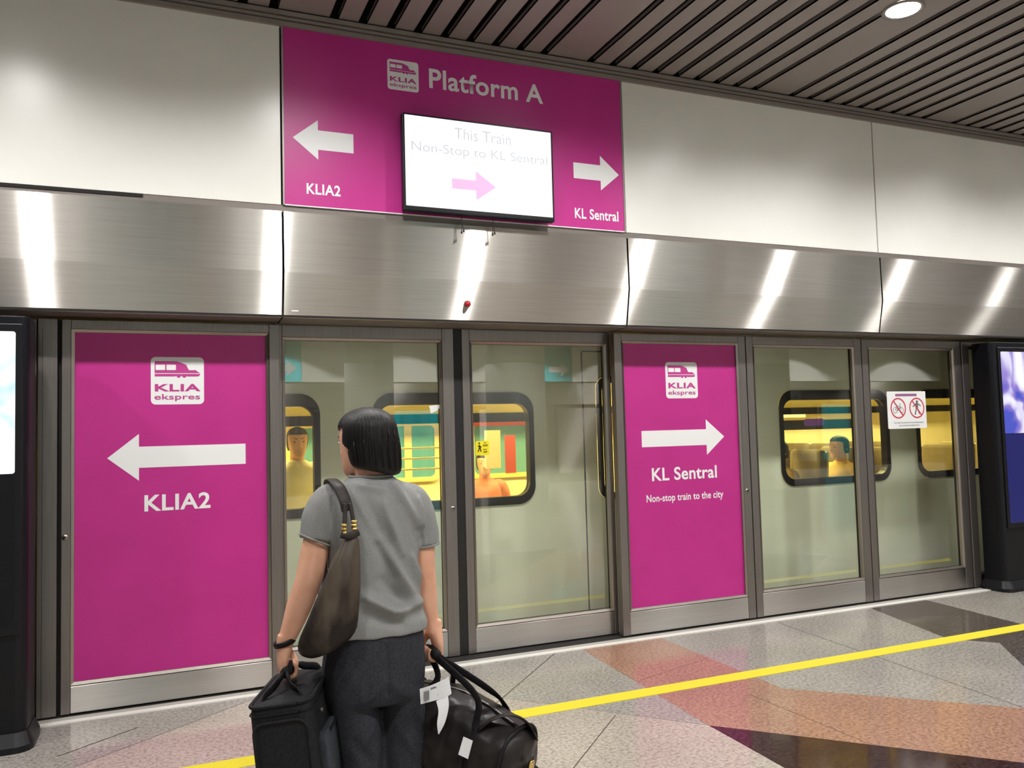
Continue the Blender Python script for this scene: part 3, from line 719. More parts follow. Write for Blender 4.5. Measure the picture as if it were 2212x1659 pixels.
def head(m, C, yawl, s=1.0):
    """skull, jaw, nose, lips, brows, ears; face turned yawl (to the left) from +y"""
    R = Matrix.Rotation(yawl, 3, 'Z'); C = Vector(C)
    def put(mm, p): return C + R @ (Vector(p)*s)
    rows = [(-.112, .052, .018, .020), (-.105, .045, .034, .036), (-.09, .035, .046, .056), (-.06, .018, .058, .076), (-.02, .005, .067, .092), (.02, 0, .072, .097), (.06, -.004, .071, .094), (.09, -.006, .058, .076), (.105, -.006, .038, .05), (.112, -.006, .012, .016)]
    rings = []
    for z, cy, hx, hy in cr(rows, 4):
        ring_ = []
        for p in sring(0, cy, z, hx, hy, 32, 2.2): ring_.append(put(m, p))
        rings.append(ring_)
    m.loft(rings)
    def blob(c, r, sx=1, sy=1, sz=1):
        rr = []
        for i in range(7):
            a = -pi/2+pi*i/6
            rr.append([put(m, (c[0]+sx*r*max(.02, cos(a))*cos(2*pi*j/14), c[1]+sy*r*max(.02, cos(a))*sin(2*pi*j/14), c[2]+sz*r*sin(a))) for j in range(14)])
        m.loft(rr)
    m.tube([put(m, p) for p in ((0, .088, .02), (0, .098, -.005), (0, .109, -.028), (0, .098, -.042))], [.008*s, .010*s, .014*s, .007*s], 10)
    for sx in (-1, 1):
        blob((sx*.012, .094, -.036), .009); blob((sx*.03, .083, .022), .012, 1.6, .8, .6); blob((sx*.03, .078, .0), .013, 1.2, .8, .8)
        blob((sx*.038, .058, -.03), .020, 1, .8, 1.1)
        blob((sx*.071, -.022, -.012), .02, .35, .8, 1.5)
    blob((0, .088, -.058), .012, 2.0, .7, .5); blob((0, .086, -.068), .012, 1.7, .7, .55); blob((0, .074, -.1), .016, 1.2, .8, .8)
def hand(m, G, out, s=1.0):
    """fist closed round a bar running along y through G; out = -1 left hand, +1 right hand (back of the hand faces out)"""
    G = Vector(G)
    def P(x, y, z): return G + Vector((-out*x*s, y*s, z*s))      # x counts inwards from the grip
    rows = [(-.014, 0, .105, .0225, .024), (-.014, 0, .08, .0225, .027), (-.015, .0, .055, .0225, .036), (-.019, 0, .025, .0185, .041), (-.021, 0, .0, .014, .039)]
    m.loft([[P(x+rx*cos(2*pi*j/18), y+ry*sin(2*pi*j/18), z) for j in range(18)] for x, y, z, rx, ry in cr(rows, 4)])
    for k, (yy, ln, rr) in enumerate(((.030, .95, .0092), (.010, 1.05, .0096), (-.010, 1.0, .0092), (-.029, .85, .008))):
        pts = [(-.024, yy, .012), (-.024, yy, -.006), (-.015, yy*.98, -.025*ln), (.003*ln, yy*.96, -.029*ln), (.019*ln, yy*.95, -.019), (.021*ln, yy*.94, .0), (.012, yy*.93, .014)]
        limb(m, [(*P(*p), rr*s*(1.0 if i < 4 else .9-.06*(i-4))) for i, p in enumerate(pts)], 10, 3)
    th = [(-.012, .026, .07), (.004, .040, .045), (.017, .042, .024), (.025, .032, .008), (.026, .018, -.004)]
    limb(m, [(*P(*p), r*s) for p, r in zip(th, (.014, .0125, .011, .0098, .008))], 10, 3)

W0 = Vector((.635, -2.55, 0))
woman = empty('person', W0)
tag(woman, 'woman seen from behind in grey T-shirt and charcoal trousers, carrying bags in both hands', 'person')
HL, HR = (-.270, .0, .787), (.186, .0, .778)
# body, one surface
b = MB().mat('skin')
head(b, (-.014, .022, 1.462), radians(29))
limb(b, [(0, -.005, 1.27, .056), (0, -.005, 1.32, .054), (-.002, .0, 1.36, .053), (-.008, .012, 1.41, .053), (-.012, .02, 1.45, .05)], 20)
torso(b, [(.84, 0, 0, .145, .108), (.95, 0, 0, .128, .088), (1.05, 0, 0, .11, .078), (1.15, 0, 0, .12, .078), (1.25, 0, 0, .132, .070), (1.31, 0, 0, .085, .052), (1.34, 0, 0, .06, .05)])
limb(b, [(-.135, 0, 1.275, .040), (-.165, -.005, 1.22, .042), (-.188, -.010, 1.14, .0435), (-.208, -.016, 1.06, .0415), (-.222, -.012, 1.015, .040), (-.240, -.004, .965, .0385), (-.262, 0, .905, .031), (-.281, .0, .862, .0245)], 18)
limb(b, [(-.281, 0, .875, .025), (-.283, 0, .86, .0245), (HL[0]-.012, 0, HL[2]+.06, .026)], 16)
limb(b, [(.118, 0, 1.265, .036), (.146, -.004, 1.20, .037), (.160, -.01, 1.13, .037), (.160, -.012, 1.05, .038), (.163, -.01, 1.01, .037), (.170, -.004, .95, .0355), (.180, 0, .885, .028), (.188, 0, .84, .0235)], 18)
limb(b, [(.186, 0, .855, .0245), (.190, 0, .845, .024), (HR[0]+.012, 0, HR[2]+.06, .026)], 16)
hand(b, HL, -1, .95); hand(b, HR, 1, .95)
limb(b, [(-.085, 0, .86, .075), (-.075, 0, .70, .068), (-.062, .0, .50, .05), (-.055, -.01, .35, .046), (-.05, -.01, .2, .035), (-.05, 0, .08, .032), (-.05, .03, .035, .03)], 16)
limb(b, [(.085, 0, .86, .075), (.08, 0, .70, .066), (.078, .0, .50, .05), (.078, -.01, .35, .046), (.08, -.01, .2, .035), (.082, 0, .08, .032), (.082, .03, .035, .03)], 16)
body = fuse(b, 'body', .0042, woman, W0, 2)
# T-shirt
fold = ridges([(-.085, 1.312, -.009, 1.165, .006, .016), (-.009, 1.165, .10, .975, .009, .017), (.05, 1.326, .13, 1.20, .008, .016), (-.055, .995, .031, .94, .008, .016), (.031, .94, .128, .955, .009, .018),
               (-.045, 1.26, .035, 1.05, -.008, .024), (.085, 1.30, .135, 1.15, -.006, .02), (.01, 1.27, .06, 1.12, .005, .014), (-.06, .945, .05, .905, -.007, .016), (.0, 1.04, .09, .94, -.006, .018), (.10, 1.10, .135, .99, .006, .013),
               (-.10, 1.335, .01, 1.318, .004, .012), (-.15, 1.30, -.16, 1.17, .004, .010), (.135, 1.28, .15, 1.14, .004, .010)])
t = MB().mat('grey_tee')
torso(t, [(.868, .002, 0, .160, .128), (.90, .002, 0, .160, .126), (.935, .0, 0, .150, .118), (1.0, -.002, 0, .140, .108), (1.07, -.003, 0, .141, .109), (1.15, -.003, 0, .152, .115), (1.22, -.004, 0, .163, .112), (1.275, -.004, 0, .160, .100), (1.31, -.006, 0, .140, .086), (1.333, -.006, .002, .104, .073), (1.347, -.006, .005, .078, .068), (1.354, -.006, .006, .070, .066)], 2.5)
limb(t, [(-.095, 0, 1.292, .050), (-.140, -.002, 1.284, .056), (-.166, -.005, 1.245, .058), (-.180, -.008, 1.20, .054), (-.186, -.010, 1.168, .052)], 24)
limb(t, [(.085, 0, 1.288, .048), (.126, -.002, 1.272, .052), (.149, -.005, 1.225, .052), (.164, -.008, 1.165, .049), (.168, -.010, 1.122, .0465)], 24)
def shirt_post(c, n):
    k = 3.0*fold(c.x, c.z)*max(0, min(1, -n.y*1.6))
    k += .0035*noise.noise(Vector((c.x*14, c.y*14, c.z*9))) + .002*noise.noise(Vector((c.x*30, c.y*30, c.z*22)))
    return n*k
fuse(t, 'shirt', .0048, woman, W0, 4, shirt_post)
# sleeve turn-ups and neck rib
m = MB().mat('grey_tee')
q = [(-.186+.053*cos(a)*.93, -.010+.053*sin(a), 1.167+.053*cos(a)*-.42) for a in [2*pi*i/28 for i in range(29)]]
m.tube(q, .0035, 8)
for v in range(len(m.v)): m.v[v] = tuple(Vector(m.v[v])+W0)
m.build('sleeve_hem', woman)
m = MB().mat('grey_tee')
q = [(.168+.0445*cos(a), -.010+.0445*sin(a), 1.124+.0445*cos(a)*.12) for a in [2*pi*i/28 for i in range(29)]]
m.tube(q, .0035, 8)
for v in range(len(m.v)): m.v[v] = tuple(Vector(m.v[v])+W0)
m.build('sleeve_hem', woman)
m = MB().mat('grey_tee'); m.tube([(-.006+.068*cos(a), .006+.064*sin(a), 1.357) for a in [2*pi*i/36 for i in range(37)]], .005, 8)
for v in range(len(m.v)): m.v[v] = tuple(Vector(m.v[v])+W0)
m.build('neck_rib', woman)
# trousers
t = MB().mat('charcoal')
torso(t, [(.905, 0, 0, .148, .115), (.86, 0, 0, .153, .120), (.80, -.004, 0, .160, .126), (.745, -.008, 0, .163, .128), (.69, -.010, 0, .160, .122), (.655, -.010, 0, .150, .11)], 2.4)
for rows in ([(-.092, -.002, .74, .078, .105), (-.088, 0, .68, .078, .102), (-.069, 0, .60, .076, .094), (-.058, 0, .50, .070, .086), (-.054, 0, .42, .068, .082), (-.05, 0, .25, .068, .08), (-.05, .01, .045, .072, .086)],
             [(.076, -.002, .74, .078, .105), (.077, 0, .68, .073, .102), (.083, 0, .60, .069, .094), (.081, 0, .50, .066, .086), (.079, 0, .42, .065, .082), (.08, 0, .25, .066, .08), (.082, .01, .045, .07, .086)]):
    t.loft([sring(cx, cy, z, hx, hy, 28, 2.1) for cx, cy, z, hx, hy in [(r[0], r[1], r[2], r[3], r[4]) for r in cr(rows, 5)]])
tf = ridges([(.004, .74, -.10, .66, .006, .02), (.01, .73, .12, .655, .005, .02), (-.02, .62, -.09, .52, .005, .018), (.05, .58, .11, .48, .006, .018), (-.09, .56, -.03, .47, -.006, .016), (.1, .62, .04, .52, -.005, .016), (-.12, .80, -.07, .70, .003, .02), (.004, .84, .004, .70, -.007, .009)])
fuse(t, 'trousers', .0055, woman, W0, 4, lambda c, n: n*(tf(c.x, c.z)*max(0, -n.y)*1.3 + .004*noise.noise(Vector((c.x*11, c.y*11, c.z*7)))))
for sx in (-.05, .082):
    m = MB().mat('shoe'); m.loft([sring(sx, y, 0, .01, .01, 16) and [(sx+hx*cos(2*pi*j/16), y, .002+hz*(1+sin(2*pi*j/16))/1) for j in range(16)] for y, hx, hz in ((-.095, .012, .02), (-.08, .032, .032), (-.02, .036, .036), (.05, .043, .028), (.11, .04, .02), (.15, .014, .01))])
    for v in range(len(m.v)): m.v[v] = tuple(Vector(m.v[v])+W0)
    m.build('shoe', woman)
# hair: bob
HC = Vector((-.014, .022, 1.462)); Rh = Matrix.Rotation(radians(29), 3, 'Z')
m = MB().mat('hair_dark')
nz_, na = 46, 220
rings = []
def sst(a, b, x): x = max(0, min(1, (x-a)/(b-a))); return x*x*(3-2*x)
prof_h = [(-.104, .074, .070, -.030), (-.098, .088, .086, -.026), (-.08, .0945, .0965, -.022), (-.04, .0955, .104, -.014), (0, .094, .1075, -.008), (.04, .090, .106, -.005), (.07, .082, .099, -.004), (.092, .067, .083, -.004), (.108, .044, .056, -.004), (.118, .014, .018, -.004)]
for z, hx, hy, cy in cr(prof_h, 5):
    ring_ = []
    for j in range(na):
        a = 2*pi*j/na                       # 0 = left (-x in face frame), measured so that front is +y
        x, y = sin(a), cos(a)               # a=0 front
        fr = abs(math.atan2(x, y))          # angle from the face direction
        rx, ry = hx, hy
        e0 = 70+22*(1-sst(-.035, .012, z))
        open_ = (1-sst(radians(e0), radians(e0+8), fr))*(1-sst(.030, .048, z+.012*cos(3*a)))
        inner = .74
        st_ = 1+.006*sin(a*57+3*noise.noise(Vector((x*2, y*2, z*9))))+.018*noise.noise(Vector((x*7, y*7, z*3)))+.012*noise.noise(Vector((x*26, y*26, z*6)))
        k_ = (1-open_)*st_+open_*inner
        p = Vector((x*rx*k_, cy+y*ry*k_, z))
        q_ = Rh @ p; p.z += .034*max(0, min(1, (.065-q_.x)/.14))*(1-sst(-.104, .0, z))
        ring_.append(HC + Rh @ p)
    rings.append(ring_)
m.loft(rings)
for v in range(len(m.v)): m.v[v] = tuple(Vector(m.v[v])+W0)
hair = m.build('hair', woman)
m = MB().mat('hair_dark')
for k in range(30):
    a = radians(105)+random.random()*radians(150); x, y = sin(a), cos(a); z0 = random.uniform(.0, .05)
    pts = []
    for i in range(8):
        z = z0 - i/7*(z0+.085)
        zz = z; row = min(cr(prof_h, 5), key=lambda r: abs(r[0]-zz))
        q_ = Rh @ Vector((x*(row[1]+.0005), row[3]+y*(row[2]+.0005), z)); q_.z += .034*max(0, min(1, (.065-q_.x)/.14))*(1-sst(-.104, .0, z))
        pts.append(HC + q_ + W0)
    m.tube(pts, [.0012, .002, .0024, .0024, .0022, .002, .0014, .0005], 6)
m.build('hair_lock', hair)
# face details
mat('lip', lin(176, 96, 88), .45); mat('eye_white', lin(225, 220, 214), .2)
for sx in (-1, 1):
    def F(p): return W0 + HC + Rh @ Vector(p)
    m = MB().mat('eye_white'); rr = []
    for i in range(7):
        a = -pi/2+pi*i/6; rr.append([F((sx*.031+.0125*max(.02, cos(a))*cos(2*pi*j/14), .0865+.007*max(.02, cos(a))*sin(2*pi*j/14), .004+.0055*sin(a))) for j in range(14)])
    ey = m.loft(rr).build('eye', woman)
    m = MB().mat('sticker_ink').cyl(F((sx*.031, .0915, .004)), Rh @ Vector((0, 1, 0)), .0046, .0022, 14).build('iris', ey)
    MB().mat('hair_dark').tube([F((sx*.026-.012, .0885, .0105)), F((sx*.031, .0925, .0118)), F((sx*.031+.013, .084, .0095))], .0016, 6).build('eyelid_line', ey)
    MB().mat('hair_dark').tube([F((sx*.014, .092, .024)), F((sx*.030, .0925, .028)), F((sx*.048, .079, .023))], .0028, 6).build('eyebrow', woman)
MB().mat('lip').tube([F((-.024, .082, -.0635)), F((-.01, .0935, -.061)), F((0, .0945, -.0625)), F((.01, .0935, -.061)), F((.024, .082, -.0635))], [.0015, .005, .0052, .005, .0015], 8).build('lips', woman)
# wrist band
m = MB().mat('band_black')
rr = []
for i in range(32):
    a = 2*pi*i/32; c_, s_ = cos(a), sin(a); o_ = Vector((-.2835, 0, .864)); t_ = Vector((c_*1.02, s_*1.05, c_*.28)); h_ = Vector((-.26, 0, .96))
    rr.append([tuple(W0+o_+t_*(r)+h_*hh) for r, hh in ((.0275, -.0085), (.0315, -.0075), (.032, 0), (.0315, .0075), (.0275, .0085))])
rr.append(rr[0]); m.loft(rr, cap=False)
m.build('wristband', woman)

# ---------------------------------------------------------------- shoulder bag
sb = empty('shoulder_bag', W0+Vector((-.17, -.15, .85))); tag(sb, 'slouchy brown leather shoulder bag with gold rings hanging behind the woman', 'shoulder bag')
m = MB().mat('bag_leather')
rows = [(1.186, -.104, -.145, .021, .012), (1.165, -.108, -.147, .030, .018), (1.12, -.122, -.152, .043, .030), (1.05, -.138, -.158, .057, .040), (.98, -.157, -.162, .070, .047), (.92, -.176, -.163, .082, .050), (.885, -.196, -.162, .072, .046), (.862, -.212, -.16, .050, .036), (.850, -.216, -.16, .022, .02)]
m.loft([sring(cx, cy, z, hx, hy, 36, 2.1) for z, cx, cy, hx, hy in cr(rows, 6)])
bf = ridges([(-.10, 1.17, -.16, .95, .006, .010), (-.095, 1.15, -.11, .98, -.006, .012), (-.115, 1.17, -.20, .98, -.004, .010), (-.10, 1.10, -.19, .87, .005, .014), (-.14, 1.05, -.24, .90, .004, .012)])
fuse(m, 'body', .005, sb, W0, 3, lambda c, n: n*(bf(c.x, c.z)*max(.2, -n.y)+.004*noise.noise(Vector((c.x*16, c.y*16, c.z*9)))))
def ribbon(m, pts, wd, th, side=(1, 0, 0), n=6):
    q = [Vector(p)+W0 for p in cr(pts, n)]
    m.tube([tuple(p) for p in q], [(wd/2, th/2)]*len(q), 10, up=side)
m = MB().mat('strap_leather')
ribbon(m, [(-.112, -.136, 1.262), (-.118, -.128, 1.295), (-.130, -.098, 1.335), (-.136, -.05, 1.350), (-.136, .0, 1.352), (-.130, .06, 1.335), (-.118, .112, 1.29), (-.11, .130, 1.22), (-.112, .132, 1.14), (-.122, .128, 1.06), (-.145, .09, 1.0), (-.158, .02, .985), (-.158, -.06, 1.0), (-.15, -.13, 1.04)], .036, .007)
m.build('strap', sb)
for xa, xb in ((-.128, -.124), (-.098, -.099)):
    m = MB().mat('strap_leather'); ribbon(m, [(xa, -.152, 1.205), (xb, -.150, 1.235), (-.112+(xb+.112)*.8, -.143, 1.262), (-.112+(xb+.112)*.6, -.136, 1.285)], .013, .006); m.build('strap_end', sb)
m = MB().mat('strap_leather'); ribbon(m, [(-.138, -.158, 1.196), (-.112, -.162, 1.190), (-.084, -.158, 1.199)], .022, .012, (0, 0, 1)); m.build('collar', sb)
for xx, zz in ((-.127, 1.213), (-.097, 1.222)):
    m = MB().mat('gold')
    for k in range(3): m.loft([[tuple(W0+Vector((xx+r*cos(2*pi*j/14), -.158+r*.8*sin(2*pi*j/14), zz+dz+k*.011-.012))) for j in range(14)] for r, dz in ((.004, -.005), (.0095, -.002), (.0095, .002), (.004, .005))])
    m.build('ring', sb)
# ---------------------------------------------------------------- black soft case in the left hand
sc_ = empty('soft_case', W0+Vector((-.26, .02, .3))); tag(sc_, 'black soft-sided upright case with web handles held by the woman below her wristband', 'luggage')
A = Matrix.Translation(W0+Vector((-.268, -.035, .742))) @ Matrix.Rotation(radians(-21), 4, 'Z') @ Matrix.Rotation(radians(-6), 4, 'Y')
def xf(m, A): 
    for v in range(len(m.v)): m.v[v] = tuple(A @ Vector(m.v[v]))
    return m
tx, ty = .088, .17
m = MB().mat('nylon_black')
m.loft([[(px, py, z) for px, py in rrect(-tx*k, tx*k, -ty*k2, ty*k2, .035*k, 6)] for z, k, k2 in ((-.46, .86, .93), (-.452, .97, .98), (-.42, 1, 1), (-.2, 1.02, 1.01), (-.04, 1, 1), (-.012, .96, .985), (.0, .86, .95))])
xf(m, A).build('body', sc_)
m = MB().mat('zip')
for zz, o_ in ((-.028, .0),): 
    loop = rrect(-tx-.002, tx+.002, -ty-.002, ty+.002, .036, 6); m.tube([(px, py, -.03) for px, py in loop+loop[:1]], .0022, 6)
xf(m, A).build('zipper', sc_).data.materials[0] = MATS['web_black']
m = MB().mat('nylon_black'); loop = rrect(-tx*.985, tx*.985, -ty*.99, ty*.99, .035, 6); m.tube([(px, py, -.006) for px, py in loop+loop[:1]], .006, 8); xf(m, A).build('piping', sc_)
m = MB().mat('nylon_black')
loop2 = [(px, -ty-.002-.003, z) for px, z in rrect(-tx+.012, tx-.012, -.43, -.05, .03, 6)]; m.tube(loop2+loop2[:1], .004, 8)
xf(m, A).build('piping', sc_)
m = MB().mat('nylon_grey').loft([[(tx-.004+d, py, pz) for py, pz in rrect(-.12, .12, -.40, -.12, .03, 6)] for d in (0, .022, .026)])
xf(m, A).build('pocket', sc_)
m = MB().mat('zip').cyl((tx+.01, -.11, -.052), (1, 0, 0), .006, .012, 12); xf(m, A).build('zip_puller', sc_)
m = MB().mat('web_black').box((tx+.021, -.06, -.13), (tx+.027, .09, -.122)).build('pocket_trim', None); 
for v in m.data.vertices: v.co = A @ v.co
setparent(m, sc_)
Gh = A.inverted() @ (W0+Vector(HL))
for sx in (-1, 1):
    m = MB().mat('web_black'); q = cr([(sx*.06, -.13, -.03), (sx*.052, -.118, .006), (Gh.x*.5+sx*.025, -.085, Gh.z*.5), (Gh.x+sx*.004, Gh.y-.045, Gh.z-.004), (Gh.x+sx*.004, Gh.y, Gh.z), (Gh.x+sx*.004, Gh.y+.045, Gh.z-.004), (Gh.x*.5+sx*.025, .115, Gh.z*.5), (sx*.052, .145, .006), (sx*.06, .155, -.03)], 6)
    m.tube(q, [(.003, .0125) if abs(i-24) > 9 else (.006, .009) for i in range(len(q))], 10, up=(1, 0, 0)); xf(m, A).build('handle', sc_)
m = MB().mat('web_black'); m.tube([(Gh.x, Gh.y-.052, Gh.z-.004), (Gh.x, Gh.y, Gh.z+.001), (Gh.x, Gh.y+.052, Gh.z-.004)], .0155, 12); xf(m, A).build('handle_wrap', sc_)
# ---------------------------------------------------------------- duffel in the right hand
du = empty('duffel_bag', W0+Vector((.27, -.03, .4))); tag(du, 'dark leather-look duffel bag with a white airline tag and gold padlock, held by the woman', 'luggage')
ax = Vector((.56, -.80, -.20)).normalized(); D0 = W0+Vector((.262, -.03, .500)); sd = ax.cross(Vector((0, 0, 1))).normalized(); uu = sd.cross(ax)
A2 = Matrix((sd, ax, uu)).transposed().to_4x4(); A2.translation = D0        # local x across, y along to the near end, z up
m = MB().mat('vinyl_dark')
def dsec(y, hx, zt, zb, n=40):
    r = []
    for j in range(n):
        a = 2*pi*j/n; c, s = cos(a), sin(a)
        r.append((hx*math.copysign(abs(c)**.8, c), y, (zt if s > 0 else zb)*abs(s)**.85*(1 if s > 0 else -1)))
    return r
rows = [(-.262, .03, .03, .04), (-.258, .085, .075, .105), (-.24, .106, .10, .135), (-.12, .122, .135, .16), (0, .125, .150, .17), (.12, .122, .132, .165), (.215, .112, .108, .15), (.24, .102, .092, .135), (.252, .08, .07, .10), (.256, .03, .03, .04)]
m.loft([dsec(*r) for r in cr(rows, 5)])
def duf_post(c, n):
    k = .007*noise.noise(Vector((c.x*9, c.y*7, c.z*9)))+.006*math.sin(c.y*38+6*noise.noise(c*6))*noise.noise(Vector((c.x*5+3, c.y*5, c.z*5)))
    k += .004*noise.noise(c*26)
    return n*k
o = fuse(m, 'body', .0055, None, (0, 0, 0), 3, duf_post)
o.data.transform(A2); setparent(o, du)
m = MB().mat('web_black')
for yy in (.222, -.222):
    m = MB().mat('web_black'); q = [(p[0]*1.02, yy, p[2]*1.02) for p in dsec(yy, .114, .112, .152, 36)]; m.tube(q+q[:1], .006, 8); xf(m, A2).build('piping', du)
m = MB().mat('zip'); m.tube([(0, -.2, .118), (0, -.1, .142), (0, 0, .152), (0, .1, .141), (0, .2, .115), (0, .245, .085)], [(.007, .003)]*6, 8, up=(1, 0, 0)); xf(m, A2).build('zipper', du)
# end pocket with flap, end handle
m = MB().mat('vinyl_dark').loft([[(px, .245+d, pz) for px, pz in rrect(-.07*k, .07*k, -.115, -.005, .03, 6)] for d, k in ((0, 1), (.018, 1), (.026, .88))]); xf(m, A2).build('end_pocket', du)
m = MB().mat('web_black'); q = [(px, .268, pz) for px, pz in rrect(-.066, .066, -.11, -.01, .03, 6)]; m.tube(q+q[:1], .005, 8); xf(m, A2).build('pocket_piping', du)
m = MB().mat('vinyl_dark'); q = cr([(.085, .12, .10), (.06, .15, .135), (.02, .19, .150), (-.02, .225, .128), (-.05, .25, .075)], 6); m.tube(q, [(.022, .004)]*len(q), 10, up=(.6, .6, .3)); xf(m, A2).build('end_handle', du)
pl = MB().mat('gold').loft([[(px, .262+d, pz) for px, pz in rrect(-.004, .020, .008, .034, .004, 4)] for d in (.012, .022)]); xf(pl, A2); pl = pl.build('padlock', du)
m = MB().mat('zip'); m.tube(cr([(.0, .279, .034), (.0, .279, .046), (.008, .279, .053), (.016, .279, .046), (.016, .279, .034)], 4), .0022, 8); xf(m, A2).build('shackle', pl)
# carry straps up to the hand
Gd = A2.inverted() @ (W0+Vector(HR)); Yd = (A2.inverted().to_3x3() @ Vector((0, 1, 0)))
for sx in (-1, 1):
    for sy in (-1, 1):
        g1 = Gd + Yd*(sy*-.048)
        m = MB().mat('web_black'); q = cr([(sx*.121, sy*.115, -.06), (sx*.118, sy*.112, .04), (sx*.085, sy*.108, .115), (g1.x*.55+sx*.035, sy*.085, .118+(g1.z-.118)*.5), (g1.x+sx*.004, g1.y, g1.z-.006)], 6)
        m.tube(q, [(.0035, .0125)]*len(q), 10, up=(1, 0, 0)); xf(m, A2).build('strap', du)
m = MB().mat('web_black'); q = [W0+Vector(HR)+Vector((0, yy, dz)) for yy, dz in ((-.062, -.006), (-.05, -.002), (0, .001), (.05, -.002))]; m.tube(q, [.011, .0165, .0165, .013], 14); m.build('grip_wrap', du)
# airline tag and label
def sheet(name, pts, matname, th=.0012):
    m = MB().mat(matname); n = Vector((0, -1, 0))
    L_ = cr(pts, 5); R = [(p[0], p[1], p[2]) for p in L_]; Lf = [(p[3], p[4], p[5]) for p in L_]
    v0 = len(m.v)
    rings = [[Vector(a)+W0, Vector(b)+W0, Vector(b)+W0+Vector((0, th, 0)), Vector(a)+W0+Vector((0, th, 0))] for a, b in zip(R, Lf)]
    m.loft(rings, smooth=False); o_ = m.build(name, du, fix=True); return o_
bt = sheet('baggage_tag', [(.098, -.150, .708, .100, -.150, .662), (.13, -.158, .716, .132, -.158, .668), (.165, -.163, .727, .168, -.163, .674), (.188, -.155, .732, .197, -.155, .680), (.196, -.135, .730, .202, -.135, .682)], 'paper')
m = MB().mat('paper_print')
for a, b, z0, z1 in ((.108, .124, .672, .700), (.130, .152, .703, .709), (.142, .152, .680, .690)):
    m.poly([tuple(W0+Vector(p)) for p in ((a, -.1585, z0+.0), (b, -.162, z0+(b-a)*.25), (b, -.162, z1+(b-a)*.25), (a, -.1585, z1))])
m.build('tag_print', bt)
sheet('baggage_tag_tail', [(.146, -.162, .668, .185, -.160, .680), (.150, -.170, .640, .184, -.168, .648), (.143, -.176, .605, .170, -.172, .604), (.147, -.172, .572, .150, -.170, .570)], 'paper')
lb = sheet('luggage_label', [(.217, -.205, .563, .199, -.205, .513), (.246, -.207, .547, .229, -.207, .495)], 'paper', .002)

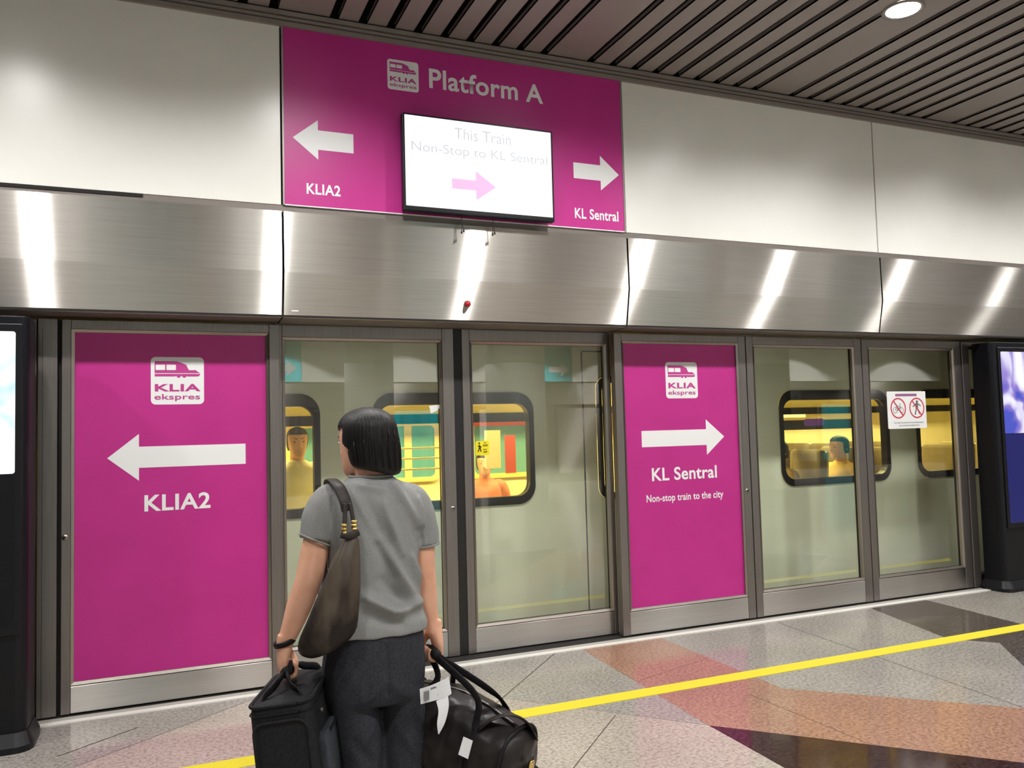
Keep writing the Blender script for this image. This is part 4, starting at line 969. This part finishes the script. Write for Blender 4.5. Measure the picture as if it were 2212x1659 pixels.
# ---------------------------------------------------------------- passengers in the train
def passenger(loc, face, top, label, shirt, hairm='hair_dark', seated=False, hands=True):
    loc = Vector(loc); p = empty('person', loc); tag(p, label, 'person')
    k = top/1.60; hz = 1.60-.11
    if seated: off = -.40*0
    R = Matrix.Rotation(face, 4, 'Z')
    b = MB().mat('skin_warm'); head(b, (0, .02, 1.485), 0)
    limb(b, [(0, 0, 1.28, .056), (0, .0, 1.36, .054), (0, .015, 1.43, .052)], 14, 3)
    torso(b, [(.86, 0, 0, .15, .11), (1.0, 0, 0, .135, .1), (1.2, 0, 0, .15, .1), (1.32, 0, 0, .09, .06)], n=24)
    for sx in (-1, 1):
        limb(b, [(sx*.15, 0, 1.28, .048), (sx*.2, -.01, 1.10, .042), (sx*.21, .07, .98, .036), (sx*.17, .19, 1.0, .026), (sx*.15, .24, 1.0, .028), (sx*.14, .28, .99, .02)], 12, 3)
        for f_ in range(4): limb(b, [(sx*(.155-.012*f_), .27, 1.0, .009), (sx*(.155-.012*f_), .30, .995, .008), (sx*(.155-.012*f_), .315, .98, .007)], 6, 2)
        if seated: limb(b, [(sx*.085, 0, .88, .08), (sx*.09, .2, .86, .075), (sx*.09, .38, .84, .055), (sx*.09, .4, .6, .045), (sx*.09, .4, .42, .035)], 12, 3)
        else: limb(b, [(sx*.085, 0, .88, .078), (sx*.085, 0, .6, .062), (sx*.085, 0, .4, .048), (sx*.085, 0, .1, .035), (sx*.085, .05, .03, .03)], 12, 3)
    S = Matrix.Translation(loc) @ R @ Matrix.Scale(k, 4)
    if seated: S = Matrix.Translation(loc) @ R @ Matrix.Translation((0, 0, top-1.60))
    bo = fuse(b, 'body', .008, None, smooth=2); bo.data.transform(S); setparent(bo, p)
    t = MB().mat(shirt); torso(t, [(.88, 0, 0, .168, .13), (1.0, 0, 0, .15, .118), (1.2, 0, 0, .165, .12), (1.29, 0, 0, .14, .095), (1.335, 0, 0, .085, .07), (1.35, 0, .005, .068, .064)], n=28)
    for sx in (-1, 1): limb(t, [(sx*.10, 0, 1.285, .052), (sx*.15, 0, 1.275, .058), (sx*.185, -.01, 1.19, .056), (sx*.2, -.01, 1.12, .054)], 14, 3)
    so_ = fuse(t, 'shirt', .009, None, smooth=3, post=lambda c, n: n*.006*noise.noise(c*14)); so_.data.transform(S); setparent(so_, p)
    q = MB().mat('charcoal')
    for sx in (-1, 1):
        if seated: limb(q, [(sx*.075, -.02, .9, .10), (sx*.09, .2, .87, .088), (sx*.09, .4, .84, .066), (sx*.09, .42, .62, .06), (sx*.09, .42, .44, .055)], 14, 3)
        else: limb(q, [(sx*.07, 0, .9, .09), (sx*.085, 0, .7, .085), (sx*.085, 0, .4, .066), (sx*.085, 0, .06, .06)], 14, 3)
    torso(q, [(.93, 0, 0, .15, .115), (.85, 0, 0, .16, .125), (.78, 0, 0, .12, .09)], n=24)
    qo = fuse(q, 'trousers', .01, None, smooth=2); qo.data.transform(S); setparent(qo, p)
    h = MB().mat(hairm); rings = []
    for z, hx, hy, cy in cr([(-.06, .066, .07, -.03), (-.02, .077, .095, -.012), (.03, .0785, .102, -.006), (.07, .074, .096, -.006), (.1, .052, .066, -.006), (.117, .012, .016, -.006)], 4):
        rr = []
        for j in range(48):
            a = 2*pi*j/48; x, y = sin(a), cos(a); fr = abs(math.atan2(x, y)); op = (1-sst(radians(60), radians(85), fr))*(1-sst(.035, .06, z))
            kk = (1-op)*(1+.03*noise.noise(Vector((x*6, y*6, z*20))))+op*.7; rr.append((x*hx*kk, .02+cy+y*hy*kk, 1.485+z))
        rings.append(rr)
    h.loft(rings); ho = h.build('hair', None); ho.data.transform(S); setparent(ho, p)
    for sx in (-1, 1):
        e_ = MB().mat('sticker_ink'); rr = []
        for i in range(6):
            a = -pi/2+pi*i/5; rr.append([(sx*.029+.011*max(.02, cos(a))*cos(2*pi*j/10), .107+.006*max(.02, cos(a))*sin(2*pi*j/10), 1.489+.005*sin(a)) for j in range(10)])
        e_.loft(rr); e_ = e_.build('eye', None); e_.data.transform(S); setparent(e_, p)
        e_ = MB().mat(hairm).tube([(sx*.014, .113, 1.510), (sx*.03, .108, 1.515), (sx*.044, .095, 1.511)], .0035, 6).build('eyebrow', None); e_.data.transform(S); setparent(e_, p)
    if seated: return p
    for sx in (-1, 1):
        s_ = MB().mat('shoe'); s_.box((sx*.085-.04, -.08, 0), (sx*.085+.04, .15, .06)); s_ = s_.build('shoe', None, bevel=.02); s_.data.transform(S); setparent(s_, p)
    return p
fabric('cream_shirt', lin(232, 222, 190), lin(240, 232, 206), 9, .8)
fabric('pink_shirt', lin(206, 120, 96), lin(216, 134, 110), 9, .8)
fabric('olive_shirt', lin(132, 110, 70), lin(150, 126, 84), 9, .8)
fabric('tan_shirt', lin(206, 178, 116), lin(216, 190, 130), 9, .8)
passenger((.93, YT+.42, 0), radians(180), 1.56, 'dark haired passenger in a cream shirt standing behind the train window', 'cream_shirt')
passenger((2.86, YT+1.62, 0), radians(160), 1.30, 'passenger in a salmon pink shirt seated behind the train window by the yellow sticker', 'pink_shirt', seated=True)
passenger((5.36, YT+.40, 0), radians(90), 1.34, 'passenger in an olive shirt seated behind the train window nearest the right arrow poster', 'olive_shirt', seated=True)
passenger((6.16, YT+.45, 0), radians(90), 1.36, 'passenger in a tan shirt seated at the window crossed by the steel door posts', 'tan_shirt', seated=True)
